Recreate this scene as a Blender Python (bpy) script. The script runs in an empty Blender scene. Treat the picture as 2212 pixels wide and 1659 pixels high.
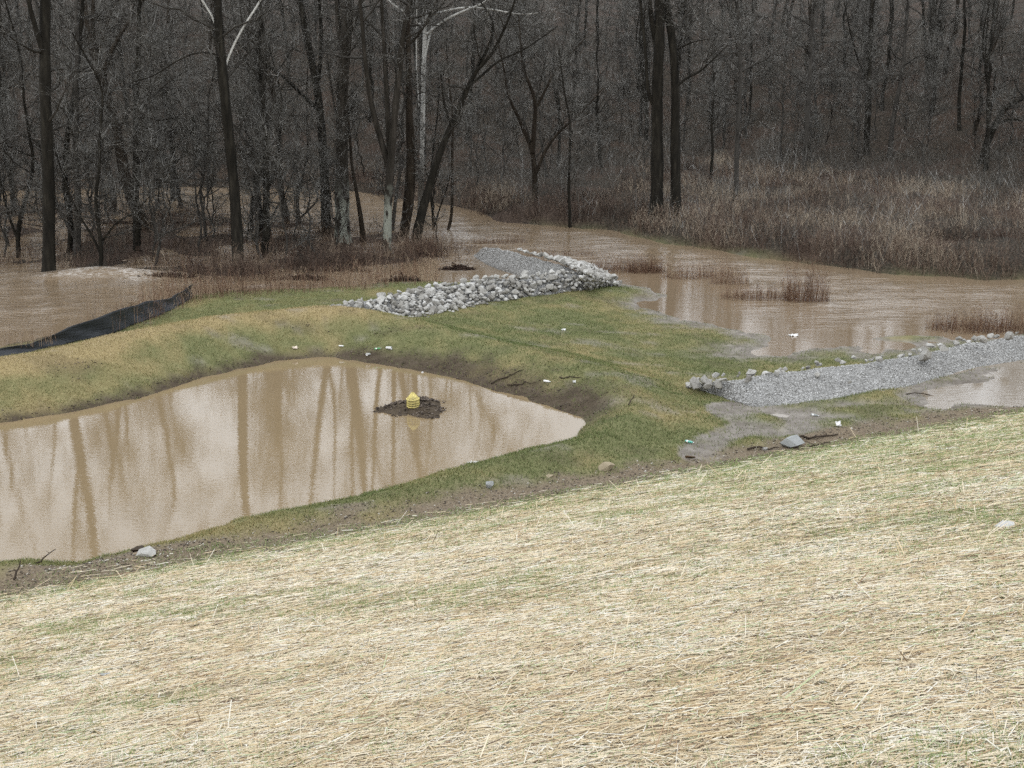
import bpy, bmesh, math, random
import numpy as np
from mathutils import Vector

random.seed(7)
RNG = np.random.default_rng(7)
SC = bpy.context.scene
COL = SC.collection

# ------------------------------------------------------------------ camera
CZ, PITCH, FPX = 8.7, math.radians(14.5), 1280.0
cam = bpy.data.cameras.new("camera")
cam.sensor_width = 36.0
cam.lens = 36.0 * FPX / 1024.0
cam.clip_start, cam.clip_end = 0.1, 3000.0
camo = bpy.data.objects.new("camera", cam)
camo.location = (0, 0, CZ)
camo.rotation_euler = (math.pi / 2 - PITCH, 0, 0)
COL.objects.link(camo)
SC.camera = camo

# ------------------------------------------------------------------ world: an overcast sky, the cloud deck brightest overhead
W = bpy.data.worlds.new("World")
SC.world = W
W.use_nodes = True
W.cycles.sampling_method = 'MANUAL'
W.cycles.sample_map_resolution = 256
nt = W.node_tree
nt.nodes.clear()
wo = nt.nodes.new("ShaderNodeOutputWorld")
bg = nt.nodes.new("ShaderNodeBackground")
bg.inputs["Strength"].default_value = 0.10
sky = nt.nodes.new("ShaderNodeTexSky")
sky.sky_type = 'NISHITA'
sky.sun_disc = False
SUN_EL, SUN_AZ = math.radians(48), math.radians(200)
sky.sun_elevation = SUN_EL
sky.sun_rotation = SUN_AZ
sky.dust_density = 4.0
tc = nt.nodes.new("ShaderNodeTexCoord")
sep = nt.nodes.new("ShaderNodeSeparateXYZ")
nt.links.new(tc.outputs["Generated"], sep.inputs[0])
cl = nt.nodes.new("ShaderNodeMapRange")
cl.inputs["From Min"].default_value = 0.0
cl.inputs["From Max"].default_value = 1.0
cl.inputs["To Min"].default_value = 1.0
cl.inputs["To Max"].default_value = 1.12
nt.links.new(sep.outputs["Z"], cl.inputs["Value"])
cn = nt.nodes.new("ShaderNodeTexNoise")
cn.inputs["Scale"].default_value = 2.2
cn.inputs["Detail"].default_value = 4
nt.links.new(tc.outputs["Generated"], cn.inputs["Vector"])
cnr = nt.nodes.new("ShaderNodeMapRange")
cnr.inputs["To Min"].default_value = 0.85
cnr.inputs["To Max"].default_value = 1.15
nt.links.new(cn.outputs["Fac"], cnr.inputs["Value"])
mul = nt.nodes.new("ShaderNodeMath")
mul.operation = 'MULTIPLY'
nt.links.new(cl.outputs["Result"], mul.inputs[0])
nt.links.new(cnr.outputs["Result"], mul.inputs[1])
tint = nt.nodes.new("ShaderNodeVectorMath")
tint.operation = 'SCALE'
tint.inputs[0].default_value = (15.0, 15.7, 16.6)
nt.links.new(mul.outputs[0], tint.inputs["Scale"])
mx = nt.nodes.new("ShaderNodeMix")
mx.data_type = 'RGBA'
mx.inputs["Factor"].default_value = 0.92
nt.links.new(sky.outputs["Color"], mx.inputs["A"])
nt.links.new(tint.outputs[0], mx.inputs["B"])
nt.links.new(mx.outputs["Result"], bg.inputs["Color"])
nt.links.new(bg.outputs[0], wo.inputs["Surface"])

sun = bpy.data.lights.new("sun", 'SUN')
sun.energy = 0.6
sun.angle = math.radians(40)
sun.color = (1.0, 0.97, 0.92)
suno = bpy.data.objects.new("sun", sun)
COL.objects.link(suno)
# the sun stands behind the camera, a little to its right, behind the cloud
sd_ = Vector((math.sin(SUN_AZ) * math.cos(SUN_EL), math.cos(SUN_AZ) * math.cos(SUN_EL), math.sin(SUN_EL)))
suno.rotation_euler = (-sd_).to_track_quat('-Z', 'Y').to_euler()

SC.view_settings.view_transform = 'Standard'
SC.view_settings.look = 'None'
SC.view_settings.gamma = 1.0
SC.view_settings.exposure = 0.0
SC.view_settings.use_curve_mapping = False
SC.cycles.max_bounces = 4
SC.cycles.diffuse_bounces = 1
SC.cycles.glossy_bounces = 2
SC.cycles.transmission_bounces = 2
SC.cycles.use_light_tree = False
SC.cycles.use_adaptive_sampling = True
SC.cycles.adaptive_threshold = 0.035
SC.cycles.use_denoising = False
SC.cycles.caustics_reflective = False
SC.cycles.caustics_refractive = False

# ------------------------------------------------------------------ where a point of the photograph stands on the land
PXK = 1024.0 / 2212.0
_f = np.array([0, math.cos(PITCH), -math.sin(PITCH)])
_u = np.array([0, math.sin(PITCH), math.cos(PITCH)])
_r = np.array([1.0, 0, 0])
_c = np.array([0, 0, CZ])


def ray(x, y):
    return _f + (x * PXK - 512) / FPX * _r - (y * PXK - 384) / FPX * _u


def G(x, y, z=0.0):
    d = ray(x, y)
    return _c + (z - CZ) / d[2] * d


def GY(x, y, Y):
    d = ray(x, y)
    return _c + Y / d[1] * d


def gpts(l, z):
    return np.array([G(x, y, z)[:2] for x, y in l])


# ------------------------------------------------------------------ noise and distance helpers
def _hash(ix, iy, seed):
    n = (ix.astype(np.int64) * 374761393 + iy.astype(np.int64) * 668265263 + seed * 982451653) & 0x7fffffff
    n = ((n ^ (n >> 13)) * 1274126177) & 0x7fffffff
    n = n ^ (n >> 16)
    return (n & 0xffff) / 65535.0


def vnoise(x, y, seed=0):
    x = np.asarray(x, float)
    y = np.asarray(y, float)
    ix, iy = np.floor(x), np.floor(y)
    fx, fy = x - ix, y - iy
    fx = fx * fx * (3 - 2 * fx)
    fy = fy * fy * (3 - 2 * fy)
    a = _hash(ix, iy, seed)
    b = _hash(ix + 1, iy, seed)
    c = _hash(ix, iy + 1, seed)
    d = _hash(ix + 1, iy + 1, seed)
    return (a * (1 - fx) + b * fx) * (1 - fy) + (c * (1 - fx) + d * fx) * fy


def fbm(x, y, seed=0, oct=4):
    s, a, t = 0.0, 1.0, 0.0
    for i in range(oct):
        s = s + a * vnoise(x * 2 ** i + 17.3 * i, y * 2 ** i - 9.1 * i, seed + i)
        t += a
        a *= 0.5
    return s / t


def sstep(a, b, x):
    t = np.clip((x - a) / (b - a), 0, 1)
    return t * t * (3 - 2 * t)


def smax(a, b, k):
    h = np.clip(0.5 + 0.5 * (a - b) / k, 0, 1)
    return b * (1 - h) + a * h + k * h * (1 - h)


def sdist(poly, X, Y):
    """signed distance to a polygon, negative inside"""
    d = np.full(X.shape, 1e18)
    inside = np.zeros(X.shape, bool)
    n = len(poly)
    for i in range(n):
        ax, ay = poly[i]
        bx, by = poly[(i + 1) % n]
        ex, ey = bx - ax, by - ay
        wx, wy = X - ax, Y - ay
        t = np.clip((wx * ex + wy * ey) / (ex * ex + ey * ey + 1e-12), 0, 1)
        d = np.minimum(d, (wx - ex * t) ** 2 + (wy - ey * t) ** 2)
        cond = (ay > Y) != (by > Y)
        with np.errstate(divide='ignore', invalid='ignore'):
            xi = ex * (Y - ay) / (ey if ey != 0 else 1e-12) + ax
        inside ^= cond & (X < xi)
    d = np.sqrt(d)
    return np.where(inside, -d, d)


ZR, ZT, ZP = -0.30, 0.30, 0.15          # river level, toe of the embankment, swale water; the pond is at 0
TN = (-0.465, 0.885)                    # across the embankment, downhill
TD = (0.885, 0.465)                     # along its toe

far_edge = [(0, 912), (130, 893), (300, 860), (450, 815), (600, 780), (700, 770), (800, 783), (900, 800), (1000, 822), (1100, 850), (1190, 878), (1245, 900), (1262, 920)]
near_edge = [(1250, 940), (1200, 960), (1100, 985), (1000, 1010), (900, 1035), (780, 1068), (650, 1100), (500, 1130), (340, 1178), (300, 1188), (240, 1205), (160, 1220), (60, 1212), (0, 1222)]
pond_l = gpts(far_edge, 0)
pond_n = gpts(near_edge, 0)
POND = np.vstack([[pond_l[0] + [-9, -5.5]], pond_l, pond_n, [pond_n[-1] + [-8, -4.2]]])
POND0 = POND
LAWN = np.vstack([gpts([(-500, 790), (-200, 770), (0, 748), (120, 728), (250, 690), (360, 655), (430, 632), (560, 626), (640, 624), (760, 618), (860, 608), (950, 606), (1040, 606),
                        (1180, 600), (1322, 608), (1400, 624), (1440, 640), (1400, 660), (1450, 690), (1530, 700), (1600, 712), (1660, 730), (1700, 742), (1640, 755), (1585, 772),
                        (1700, 764), (1780, 752), (1850, 742), (1890, 746), (1860, 760), (1960, 758), (2060, 738), (2212, 722), (2600, 660)], ZR),
                  [[40, 30], [40, 0], [-40, -10], [-40, 20]]])
FAR = np.vstack([[[-220, 95]], gpts([(-400, 413), (0, 413), (150, 408), (300, 404), (600, 404), (780, 414), (860, 428), (960, 440), (1020, 455), (1080, 476), (1200, 488), (1330, 498), (1450, 525), (1600, 546),
                              (1720, 566), (1830, 580), (1900, 590), (2050, 596), (2130, 606), (2212, 602), (2500, 622)], ZR), [[60, 42], [240, 30], [260, 500], [-260, 500]]])
FLAT = gpts([(-500, 640), (-200, 615), (0, 602), (110, 606), (190, 600), (240, 592), (330, 600), (420, 606), (520, 606), (640, 600), (760, 588), (900, 578), (1000, 560), (1010, 525), (960, 512),
             (900, 498), (760, 482), (640, 470), (500, 450), (300, 436), (0, 438), (-400, 445)], ZR)
SWALE = gpts([(1610, 884), (1720, 876), (1800, 866), (1880, 855), (1950, 838), (2020, 820), (2085, 798), (2212, 775), (2500, 720), (2600, 800), (2400, 860), (2212, 886), (2000, 922), (1850, 945), (1700, 962), (1560, 985), (1600, 960), (1680, 928)], ZP)
ISLE = G(1965, 732, ZR)[:2]
POOLS = [(*G(x, y, ZP)[:2], a, b, d) for x, y, a, b, d in ((1690, 900, 0.7, 0.9, 0.10), (1720, 925, 0.5, 0.5, 0.09), (2030, 880, 0.5, 0.45, 0.12), (1870, 880, 0.9, 0.25, 0.08), (2140, 850, 1.4, 0.8, 0.09), (1800, 905, 0.6, 0.2, 0.07))]
MOUND = G(895, 882, 0.0)[:2]


def mound(X, Y):
    d = np.hypot((X - MOUND[0]) / 0.92, (Y - MOUND[1]) / 1.0)
    a = np.arctan2(Y - MOUND[1], X - MOUND[0])
    d = d + 0.16 * np.sin(3 * a + 1) + 0.10 * np.sin(7 * a)
    return 0.24 * (1 - sstep(0.1, 1.25, d)) + 0.10 * (fbm(X * 5, Y * 5, 91, 3) - 0.5) - 0.06 - 0.5 * sstep(1.0, 1.6, d)


def parts(X, Y):
    s = TN[0] * X + TN[1] * Y - 20.5
    sp = sdist(POND, X, Y) + 0.35 * (fbm(X * 0.9, Y * 0.9, 5, 3) - 0.5) + 0.22 * (fbm(X * 3.1, Y * 3.1, 6, 2) - 0.5)
    sl = -sdist(LAWN, X, Y)
    sf = -sdist(FAR, X, Y)
    sw = -sdist(SWALE, X, Y)
    st = -sdist(FLAT, X, Y)
    return s, sp, sl, sf, sw, st


def H(X, Y, P=None):
    X = np.asarray(X, float)
    Y = np.asarray(Y, float)
    s, sp, sl, sf, sw, st = P if P is not None else parts(X, Y)
    n1 = fbm(X * 0.45, Y * 0.45, 11, 4) - 0.5
    n2 = fbm(X * 1.7, Y * 1.7, 23, 3) - 0.5
    # outer ground: lawn, river bed, wooded flats, far bank and hill
    lawn = ZR + np.clip(sl * 0.06, -0.7, 0.5) + (0.10 * n1 + 0.07 * n2) * sstep(-2.5, 1.0, sl)
    di = np.hypot((X - ISLE[0]) / 1.5, (Y - ISLE[1]) / 0.75)
    lawn = np.maximum(lawn, ZR + 0.10 - 0.14 * di + 0.1 * n2)
    flat = ZR + 0.00 + 0.50 * (fbm(X * 0.55, Y * 0.30, 31, 4) - 0.53 + 0.07 * sstep(62, 56, Y) * sstep(-17, -12, X)) - 0.6 * (1 - sstep(-0.5, 1.6, st))
    d = np.maximum(sf + 0.8 * n1 * 2, -3)
    d0 = 8 + 20 * sstep(-5, 18, X) 
    hill = np.maximum(d - d0, 0)
    hz = 16.0 * (1 - np.exp(-(hill * 0.46 / 16.0) ** 1.15))
    hz = hz * (0.9 + 0.35 * (fbm(X * 0.03, Y * 0.03, 41, 3) - 0.5))
    bank = ZR + np.where(d > 0, 1.0 * (1 - np.exp(-np.maximum(d, 0) / 1.6)) + 0.022 * d, d * 0.3) + hz
    bank = bank + sstep(1, 6, d) * (0.9 * n1 + 0.25 * n2)
    out = np.maximum(np.maximum(lawn, flat), bank)
    # the bank thrown up round the pond
    c = 0.36 + 0.56 * sstep(2.5, 9.0, s) * (1 - 0.5 * sstep(-6.5, 0.5, X))
    w = 3 * c
    te = c - (np.sqrt((sp - w) ** 2 + 0.5) - 0.707) / 3.0
    te0 = c - (np.sqrt(w ** 2 + 0.5) - 0.707) / 3.0
    te = te - te0 * (1 - np.clip(sp / w, 0, 1)) + (0.05 * n2 + 0.06 * n1) * sstep(0, 1, sp)
    z = smax(te, np.minimum(out, sp * 0.35 - 0.03), 0.10 * sstep(0.2, 1.5, sp) + 1e-4)
    z = np.where(sp > 0, z, np.maximum(sp / 2.2, -0.7))
    # the wet swale at the toe
    zs = ZP + 0.02 + 0.22 * (fbm(X * 0.55 + 3, Y * 0.95, 57, 3) - 0.50) + 0.05 * n2 + 0.07 * sstep(0.8, 0.0, sw) - 0.08 * sstep(11.0, 13.5, X) + 0.05 * sstep(12.5, 9, X)
    for (px_, py_, rx_, ry_, dz_) in POOLS:
        zs = zs - dz_ * np.exp(-((X - px_) / rx_) ** 2 - ((Y - py_) / ry_) ** 2)
    z = z * (1 - sstep(-0.4, 0.4, sw)) + zs * sstep(-0.4, 0.4, sw)
    # the embankment, three to one
    slope = ZT - s / 3.0 + 0.14 * n1 * sstep(0, -3, s) + 0.05 * n2
    slope = np.minimum(slope, 7.2 + 0.02 * np.maximum(-s - 20.5, 0) + 0.1 * n1)
    z = np.where(sp > -0.3, smax(z, slope, 0.16), z)
    return np.where(np.hypot(X - MOUND[0], Y - MOUND[1]) < 1.8, np.maximum(z, mound(X, Y)), z)


def GT(x, y, lift=0.0):
    """where the sight line through a point of the photograph meets the land"""
    d = ray(x, y)
    t = np.linspace(3, 240, 2400)
    P = _c[None] + t[:, None] * d[None]
    h = H(P[:, 0], P[:, 1]) + lift
    b = np.nonzero(P[:, 2] < h)[0]
    if len(b) == 0:
        return P[-1]
    i = b[0]
    a0, a1 = P[max(i - 1, 0)], P[i]
    e0 = a0[2] - h[max(i - 1, 0)]
    e1 = a1[2] - h[i]
    q = a0 + (a1 - a0) * (e0 / (e0 - e1 + 1e-9))
    return q


def hz1(x, y):
    return float(H(np.array([x]), np.array([y]))[0])


# ------------------------------------------------------------------ mesh helpers
def mesh(name, V, F, mats, attrs=None, smooth=False):
    """F: list of (M,k) index arrays"""
    V = np.ascontiguousarray(V, np.float32)
    me = bpy.data.meshes.new(name)
    F = [np.asarray(f, np.int32) for f in F if len(f)]
    me.vertices.add(len(V))
    me.vertices.foreach_set("co", V.ravel())
    li = np.concatenate([f.ravel() for f in F])
    tot = np.concatenate([np.full(len(f), f.shape[1], np.int32) for f in F])
    st = np.concatenate([[0], np.cumsum(tot)[:-1]]).astype(np.int32)
    me.loops.add(len(li))
    me.loops.foreach_set("vertex_index", li)
    me.polygons.add(len(tot))
    me.polygons.foreach_set("loop_start", st)
    me.polygons.foreach_set("loop_total", tot)
    if smooth:
        me.polygons.foreach_set("use_smooth", np.ones(len(tot), bool))
    me.update(calc_edges=True)
    for k, a in (attrs or {}).items():
        at = me.attributes.new(k, 'FLOAT', 'POINT')
        at.data.foreach_set("value", np.ascontiguousarray(a, np.float32))
    for m in (mats if isinstance(mats, (list, tuple)) else [mats]):
        me.materials.append(m)
    return me


def link(name, data, parent=None, loc=None):
    o = bpy.data.objects.new(name, data)
    COL.objects.link(o)
    if parent is not None:
        o.parent = parent
    if loc is not None:
        o.location = loc
    return o


def tag(o, label=None, cat=None, group=None, kind=None):
    if label:
        o["label"] = label
    if cat:
        o["category"] = cat
    if group:
        o["group"] = group
    if kind:
        o["kind"] = kind
    return o


# ------------------------------------------------------------------ materials
class NB:
    """a small node builder"""

    def __init__(s, name, rough=0.9, spec=0.2):
        s.m = bpy.data.materials.new(name)
        s.m.use_nodes = True
        s.t = s.m.node_tree
        s.p = s.t.nodes["Principled BSDF"]
        s.p.inputs["Roughness"].default_value = rough
        s.p.inputs["Specular IOR Level"].default_value = spec

    def n(s, t, **kw):
        x = s.t.nodes.new(t)
        for k, v in kw.items():
            if k in x.inputs:
                x.inputs[k].default_value = v
            else:
                setattr(x, k, v)
        return x

    def l(s, a, b):
        s.t.links.new(a, b)

    def attr(s, name):
        return s.n("ShaderNodeAttribute", attribute_name=name).outputs["Fac"]

    def pos(s):
        return s.n("ShaderNodeNewGeometry").outputs["Position"]

    def objpos(s):
        return s.n("ShaderNodeTexCoord").outputs["Object"]

    def noise(s, scale, detail=4, vec=None, rough=0.55, stretch=None, rot=0.0):
        x = s.n("ShaderNodeTexNoise")
        x.inputs["Scale"].default_value = scale
        x.inputs["Detail"].default_value = detail
        x.inputs["Roughness"].default_value = rough
        v = vec if vec is not None else s.pos()
        if stretch:
            mp = s.n("ShaderNodeMapping")
            mp.inputs["Scale"].default_value = stretch
            mp.inputs["Rotation"].default_value = (0, 0, rot)
            s.l(v, mp.inputs["Vector"])
            v = mp.outputs[0]
        s.l(v, x.inputs["Vector"])
        return x.outputs["Fac"]

    def ramp(s, fac, stops):
        r = s.n("ShaderNodeValToRGB")
        e = r.color_ramp.elements
        while len(e) < len(stops):
            e.new(0.5)
        for q, (p, c) in zip(e, stops):
            q.position = p
            q.color = (*c, 1)
        s.l(fac, r.inputs[0])
        return r.outputs[0]

    def mix(s, fac, a, b):
        x = s.n("ShaderNodeMix", data_type='RGBA')
        if isinstance(fac, float):
            x.inputs["Factor"].default_value = fac
        else:
            s.l(fac, x.inputs["Factor"])
        for q, v in (("A", a), ("B", b)):
            if isinstance(v, tuple):
                x.inputs[q].default_value = (*v, 1)
            else:
                s.l(v, x.inputs[q])
        return x.outputs["Result"]

    def math(s, op, a, b=None, clamp=False):
        x = s.n("ShaderNodeMath", operation=op, use_clamp=clamp)
        for i, v in enumerate((a, b)):
            if v is None:
                continue
            if isinstance(v, (int, float)):
                x.inputs[i].default_value = v
            else:
                s.l(v, x.inputs[i])
        return x.outputs[0]

    def rng(s, v, a, b, c=0.0, d=1.0):
        x = s.n("ShaderNodeMapRange")
        x.interpolation_type = 'SMOOTHSTEP'
        s.l(v, x.inputs["Value"])
        for k_, q in (("From Min", a), ("From Max", b), ("To Min", c), ("To Max", d)):
            x.inputs[k_].default_value = q
        return x.outputs["Result"]

    def bump(s, h, strength=0.5, dist=0.02, prev=None):
        b = s.n("ShaderNodeBump")
        b.inputs["Strength"].default_value = strength
        b.inputs["Distance"].default_value = dist
        s.l(h, b.inputs["Height"])
        if prev is not None:
            s.l(prev, b.inputs["Normal"])
        return b.outputs[0]

    def out(s, col=None, normal=None, rough=None):
        if col is not None:
            if isinstance(col, tuple):
                s.p.inputs["Base Color"].default_value = (*col, 1)
            else:
                s.l(col, s.p.inputs["Base Color"])
        if normal is not None:
            s.l(normal, s.p.inputs["Normal"])
        if rough is not None:
            s.l(rough, s.p.inputs["Roughness"])
        return s.m


def ramp_mat(name, stops, rough=0.85, spec=0.15):
    b = NB(name, rough, spec)
    return b.out(b.ramp(b.attr("t"), stops))


def plain(name, col, rough=0.6, spec=0.3, var=0.12, scale=12.0):
    b = NB(name, rough, spec)
    nz = b.noise(scale, 4, b.objpos())
    lo = tuple(c * (1 - var) for c in col)
    hi = tuple(min(1, c * (1 + var)) for c in col)
    return b.out(b.mix(nz, lo, hi), b.bump(nz, 0.15, 0.01))


def ground_material():
    b = NB("ground_cover", 0.95, 0.1)
    fine = b.noise(28, 3)
    mid = b.noise(3.2, 3)
    soil = b.ramp(fine, [(0.25, (0.10, 0.075, 0.050)), (0.55, (0.19, 0.15, 0.105)), (0.8, (0.31, 0.26, 0.19))])
    grass = b.ramp(b.math('ADD', b.math('MULTIPLY', fine, 0.6), b.math('MULTIPLY', mid, 0.4)),
                   [(0.30, (0.085, 0.09, 0.038)), (0.52, (0.155, 0.158, 0.072)), (0.75, (0.25, 0.235, 0.125))])
    dry = b.ramp(fine, [(0.25, (0.18, 0.135, 0.065)), (0.55, (0.32, 0.25, 0.125)), (0.8, (0.45, 0.37, 0.22))])
    mud = b.ramp(b.math('ADD', b.math('MULTIPLY', fine, 0.5), b.math('MULTIPLY', mid, 0.5)),
                 [(0.3, (0.045, 0.034, 0.024)), (0.55, (0.085, 0.066, 0.046)), (0.8, (0.15, 0.125, 0.095))])
    silt = b.ramp(mid, [(0.3, (0.16, 0.14, 0.12)), (0.7, (0.27, 0.245, 0.215))])
    lit = b.ramp(b.noise(9, 3), [(0.3, (0.018, 0.0155, 0.012)), (0.5, (0.042, 0.035, 0.027)), (0.66, (0.085, 0.064, 0.048)), (0.8, (0.17, 0.135, 0.10))])
    lit = b.mix(b.rng(b.noise(0.22, 3), 0.46, 0.62), lit, b.mix(0.35, lit, (0.085, 0.052, 0.038)))
    straw = b.ramp(b.noise(20, 3, stretch=(0.25, 1.6, 1), rot=-math.atan2(TD[1], TD[0])),
                   [(0.28, (0.22, 0.165, 0.11)), (0.5, (0.36, 0.29, 0.195)), (0.72, (0.50, 0.425, 0.305))])
    c = b.mix(b.attr("m_dry"), grass, dry)
    c = b.mix(b.attr("m_silt"), c, silt)
    c = b.mix(b.attr("m_mud"), c, mud)
    c = b.mix(b.attr("m_soil"), c, soil)
    c = b.mix(b.attr("m_straw"), c, straw)
    c = b.mix(b.attr("m_litter"), c, lit)
    nrm = b.bump(fine, 0.9, 0.03)
    return b.out(c, nrm)


def water_material(name, col, ripple, rip_scale, stretch, rot, foam=False, rough=0.03, dist=0.02, ior=1.36):
    b = NB(name, rough, 0.5)
    b.p.inputs["IOR"].default_value = ior
    big = b.noise(0.35, 3)
    c = b.mix(big, tuple(x * 0.92 for x in col), tuple(x * 1.08 for x in col))
    n1 = b.noise(rip_scale, 3, stretch=stretch, rot=rot)
    n2 = b.noise(rip_scale * 3.1, 2, stretch=stretch, rot=rot)
    if foam:
        st_ = b.math('ADD', b.math('MULTIPLY', b.attr("fast"), ripple * 0.75), 0.06)
        b1, b2 = b.n("ShaderNodeBump"), b.n("ShaderNodeBump")
        for q, h, dd in ((b1, n1, dist), (b2, n2, dist * 0.4)):
            b.l(st_, q.inputs["Strength"])
            q.inputs["Distance"].default_value = dd
            b.l(h, q.inputs["Height"])
        b.l(b1.outputs[0], b2.inputs["Normal"])
        nrm = b2.outputs[0]
    else:
        nrm = b.bump(n2, ripple * 0.5, dist * 0.4, b.bump(n1, ripple, dist))
    if foam:
        f = b.math('MULTIPLY', b.attr("foam"), b.rng(b.noise(7, 6, stretch=(0.6, 2.0, 1), rot=rot, rough=0.7), 0.42, 0.66))
        c = b.mix(f, c, (0.62, 0.58, 0.53))
        return b.out(c, nrm, b.rng(f, 0, 1, rough, 0.6))
    return b.out(c, nrm)


def bark_material(name, stops, scale=6.0, rough=0.9, patch=None):
    b = NB(name, rough, 0.15)
    pz = b.pos()
    nz = b.noise(scale, 5, pz, stretch=(1, 1, 0.18))
    c = b.ramp(nz, stops)
    if patch:
        zz = b.n("ShaderNodeSeparateXYZ")
        b.l(pz, zz.inputs[0])
        nn = b.noise(patch[0], 4, pz, stretch=(1, 1, 0.35))
        wob = b.math('ADD', zz.outputs["Z"], b.math('MULTIPLY', b.noise(1.6, 3, pz), 1.6))
        m = b.math('MULTIPLY', b.rng(nn, patch[1], patch[1] + 0.07), b.rng(wob, patch[2], patch[2] + patch[3]))
        c = b.mix(m, c, b.ramp(b.noise(9, 3, pz), [(0.3, tuple(0.72 * v for v in patch[4])), (0.75, patch[4])]))
    return b.out(c, b.bump(nz, 0.9, 0.05))


M = {}
M["ground"] = ground_material()
M["pond"] = water_material("pond_water", (0.238, 0.175, 0.101), 0.14, 6.0, (0.7, 1.5, 1), 0.0, dist=0.008, rough=0.012, ior=1.46)
M["river"] = water_material("river_water", (0.205, 0.150, 0.096), 0.9, 1.7, (0.45, 1.9, 1), 0.35, foam=True, dist=0.06, rough=0.06)
M["puddle"] = water_material("puddle_water", (0.23, 0.19, 0.145), 0.25, 5.0, (0.6, 1.6, 1), -0.3, dist=0.012)
M["bark"] = bark_material("dark_bark", [(0.3, (0.008, 0.0072, 0.0055)), (0.55, (0.019, 0.0165, 0.0125)), (0.8, (0.045, 0.040, 0.030))])
M["bark_brown"] = bark_material("brown_bark", [(0.3, (0.014, 0.010, 0.007)), (0.55, (0.031, 0.024, 0.017)), (0.8, (0.062, 0.049, 0.036))])
M["bark_grey"] = bark_material("grey_bark", [(0.3, (0.028, 0.025, 0.022)), (0.55, (0.058, 0.053, 0.046)), (0.8, (0.10, 0.093, 0.083))])
M["bark_lichen"] = bark_material("lichen_bark", [(0.3, (0.014, 0.012, 0.009)), (0.55, (0.034, 0.029, 0.023)), (0.8, (0.07, 0.06, 0.05))], patch=(4.0, 0.43, 3.8, -1.6, (0.30, 0.31, 0.26)))
M["bark_sycamore"] = bark_material("sycamore_bark", [(0.3, (0.05, 0.045, 0.038)), (0.6, (0.11, 0.10, 0.085))], patch=(2.2, 0.38, 2.6, 2.5, (0.58, 0.57, 0.53)))
M["twig"] = ramp_mat("twigs", [(0.0, (0.032, 0.028, 0.024)), (0.5, (0.092, 0.087, 0.075)), (0.85, (0.19, 0.184, 0.168)), (1.0, (0.40, 0.39, 0.365))])
M["brush"] = ramp_mat("dry_brush", [(0.0, (0.030, 0.021, 0.016)), (0.25, (0.080, 0.052, 0.040)), (0.5, (0.138, 0.099, 0.073)), (0.75, (0.225, 0.175, 0.130)), (1.0, (0.37, 0.31, 0.235))])
M["weed"] = ramp_mat("weed_stems", [(0.0, (0.06, 0.035, 0.025)), (0.5, (0.17, 0.10, 0.065)), (1.0, (0.38, 0.30, 0.21))])
M["straw"] = ramp_mat("straw", [(0.0, (0.17, 0.12, 0.085)), (0.13, (0.38, 0.265, 0.165)), (0.32, (0.54, 0.415, 0.245)), (0.55, (0.635, 0.53, 0.36)), (0.78, (0.70, 0.615, 0.465)), (0.94, (0.76, 0.72, 0.62)), (1.0, (0.47, 0.51, 0.31))], rough=0.75, spec=0.12)
M["grass"] = ramp_mat("grass_blades", [(0.0, (0.10, 0.13, 0.048)), (0.3, (0.175, 0.19, 0.080)), (0.55, (0.275, 0.24, 0.11)), (0.78, (0.37, 0.29, 0.155)), (1.0, (0.52, 0.43, 0.29))])
M["newgrass"] = ramp_mat("new_grass", [(0.0, (0.14, 0.215, 0.06)), (0.5, (0.25, 0.325, 0.12)), (1.0, (0.42, 0.44, 0.25))])


def rock_material(name, stops, scale=7.0):
    b = NB(name, 0.85, 0.25)
    oi = b.n("ShaderNodeObjectInfo")
    nz = b.noise(scale, 5, b.objpos())
    v = b.math('ADD', b.math('MULTIPLY', nz, 0.6), b.math('MULTIPLY', oi.outputs["Random"], 0.42))
    return b.out(b.ramp(v, stops), b.bump(b.noise(22, 4, b.objpos()), 0.5, 0.02))


M["rock"] = rock_material("limestone", [(0.22, (0.16, 0.148, 0.13)), (0.5, (0.34, 0.328, 0.30)), (0.8, (0.53, 0.52, 0.495))])
M["rock_t"] = ramp_mat("limestone_rubble", [(0.0, (0.15, 0.14, 0.122)), (0.5, (0.33, 0.318, 0.29)), (1.0, (0.52, 0.51, 0.485))])


def gravel_material():
    b = NB("gravel", 0.95, 0.15)
    v = b.n("ShaderNodeTexVoronoi")
    v.inputs["Scale"].default_value = 26
    b.l(b.pos(), v.inputs["Vector"])
    h = b.n("ShaderNodeSeparateColor")
    b.l(v.outputs["Color"], h.inputs[0])
    c = b.ramp(h.outputs[0], [(0.0, (0.17, 0.165, 0.155)), (0.5, (0.33, 0.325, 0.31)), (1.0, (0.50, 0.495, 0.48))])
    c = b.mix(b.rng(b.noise(1.1, 4), 0.35, 0.65), c, b.mix(0.6, c, (0.28, 0.275, 0.265)))
    dk = b.rng(v.outputs["Distance"], 0.35, 0.75, 1.0, 0.0)
    return b.out(c, b.bump(dk, 0.9, 0.03, b.bump(b.noise(5, 4), 0.7, 0.08)))


M["gravel"] = gravel_material()
M["pebble"] = ramp_mat("pebbles", [(0.0, (0.15, 0.145, 0.135)), (0.5, (0.33, 0.325, 0.31)), (1.0, (0.58, 0.575, 0.56))])
M["chips"] = ramp_mat("wood_chips", [(0.0, (0.05, 0.040, 0.032)), (0.35, (0.14, 0.115, 0.09)), (0.65, (0.28, 0.245, 0.20)), (1.0, (0.56, 0.53, 0.47))])
M["stick"] = plain("dead_wood", (0.055, 0.042, 0.032), 0.9, 0.1, 0.4, 20)
M["clod"] = ramp_mat("mud_clods", [(0.0, (0.035, 0.027, 0.021)), (0.6, (0.095, 0.075, 0.060)), (1.0, (0.18, 0.15, 0.125))])

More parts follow.
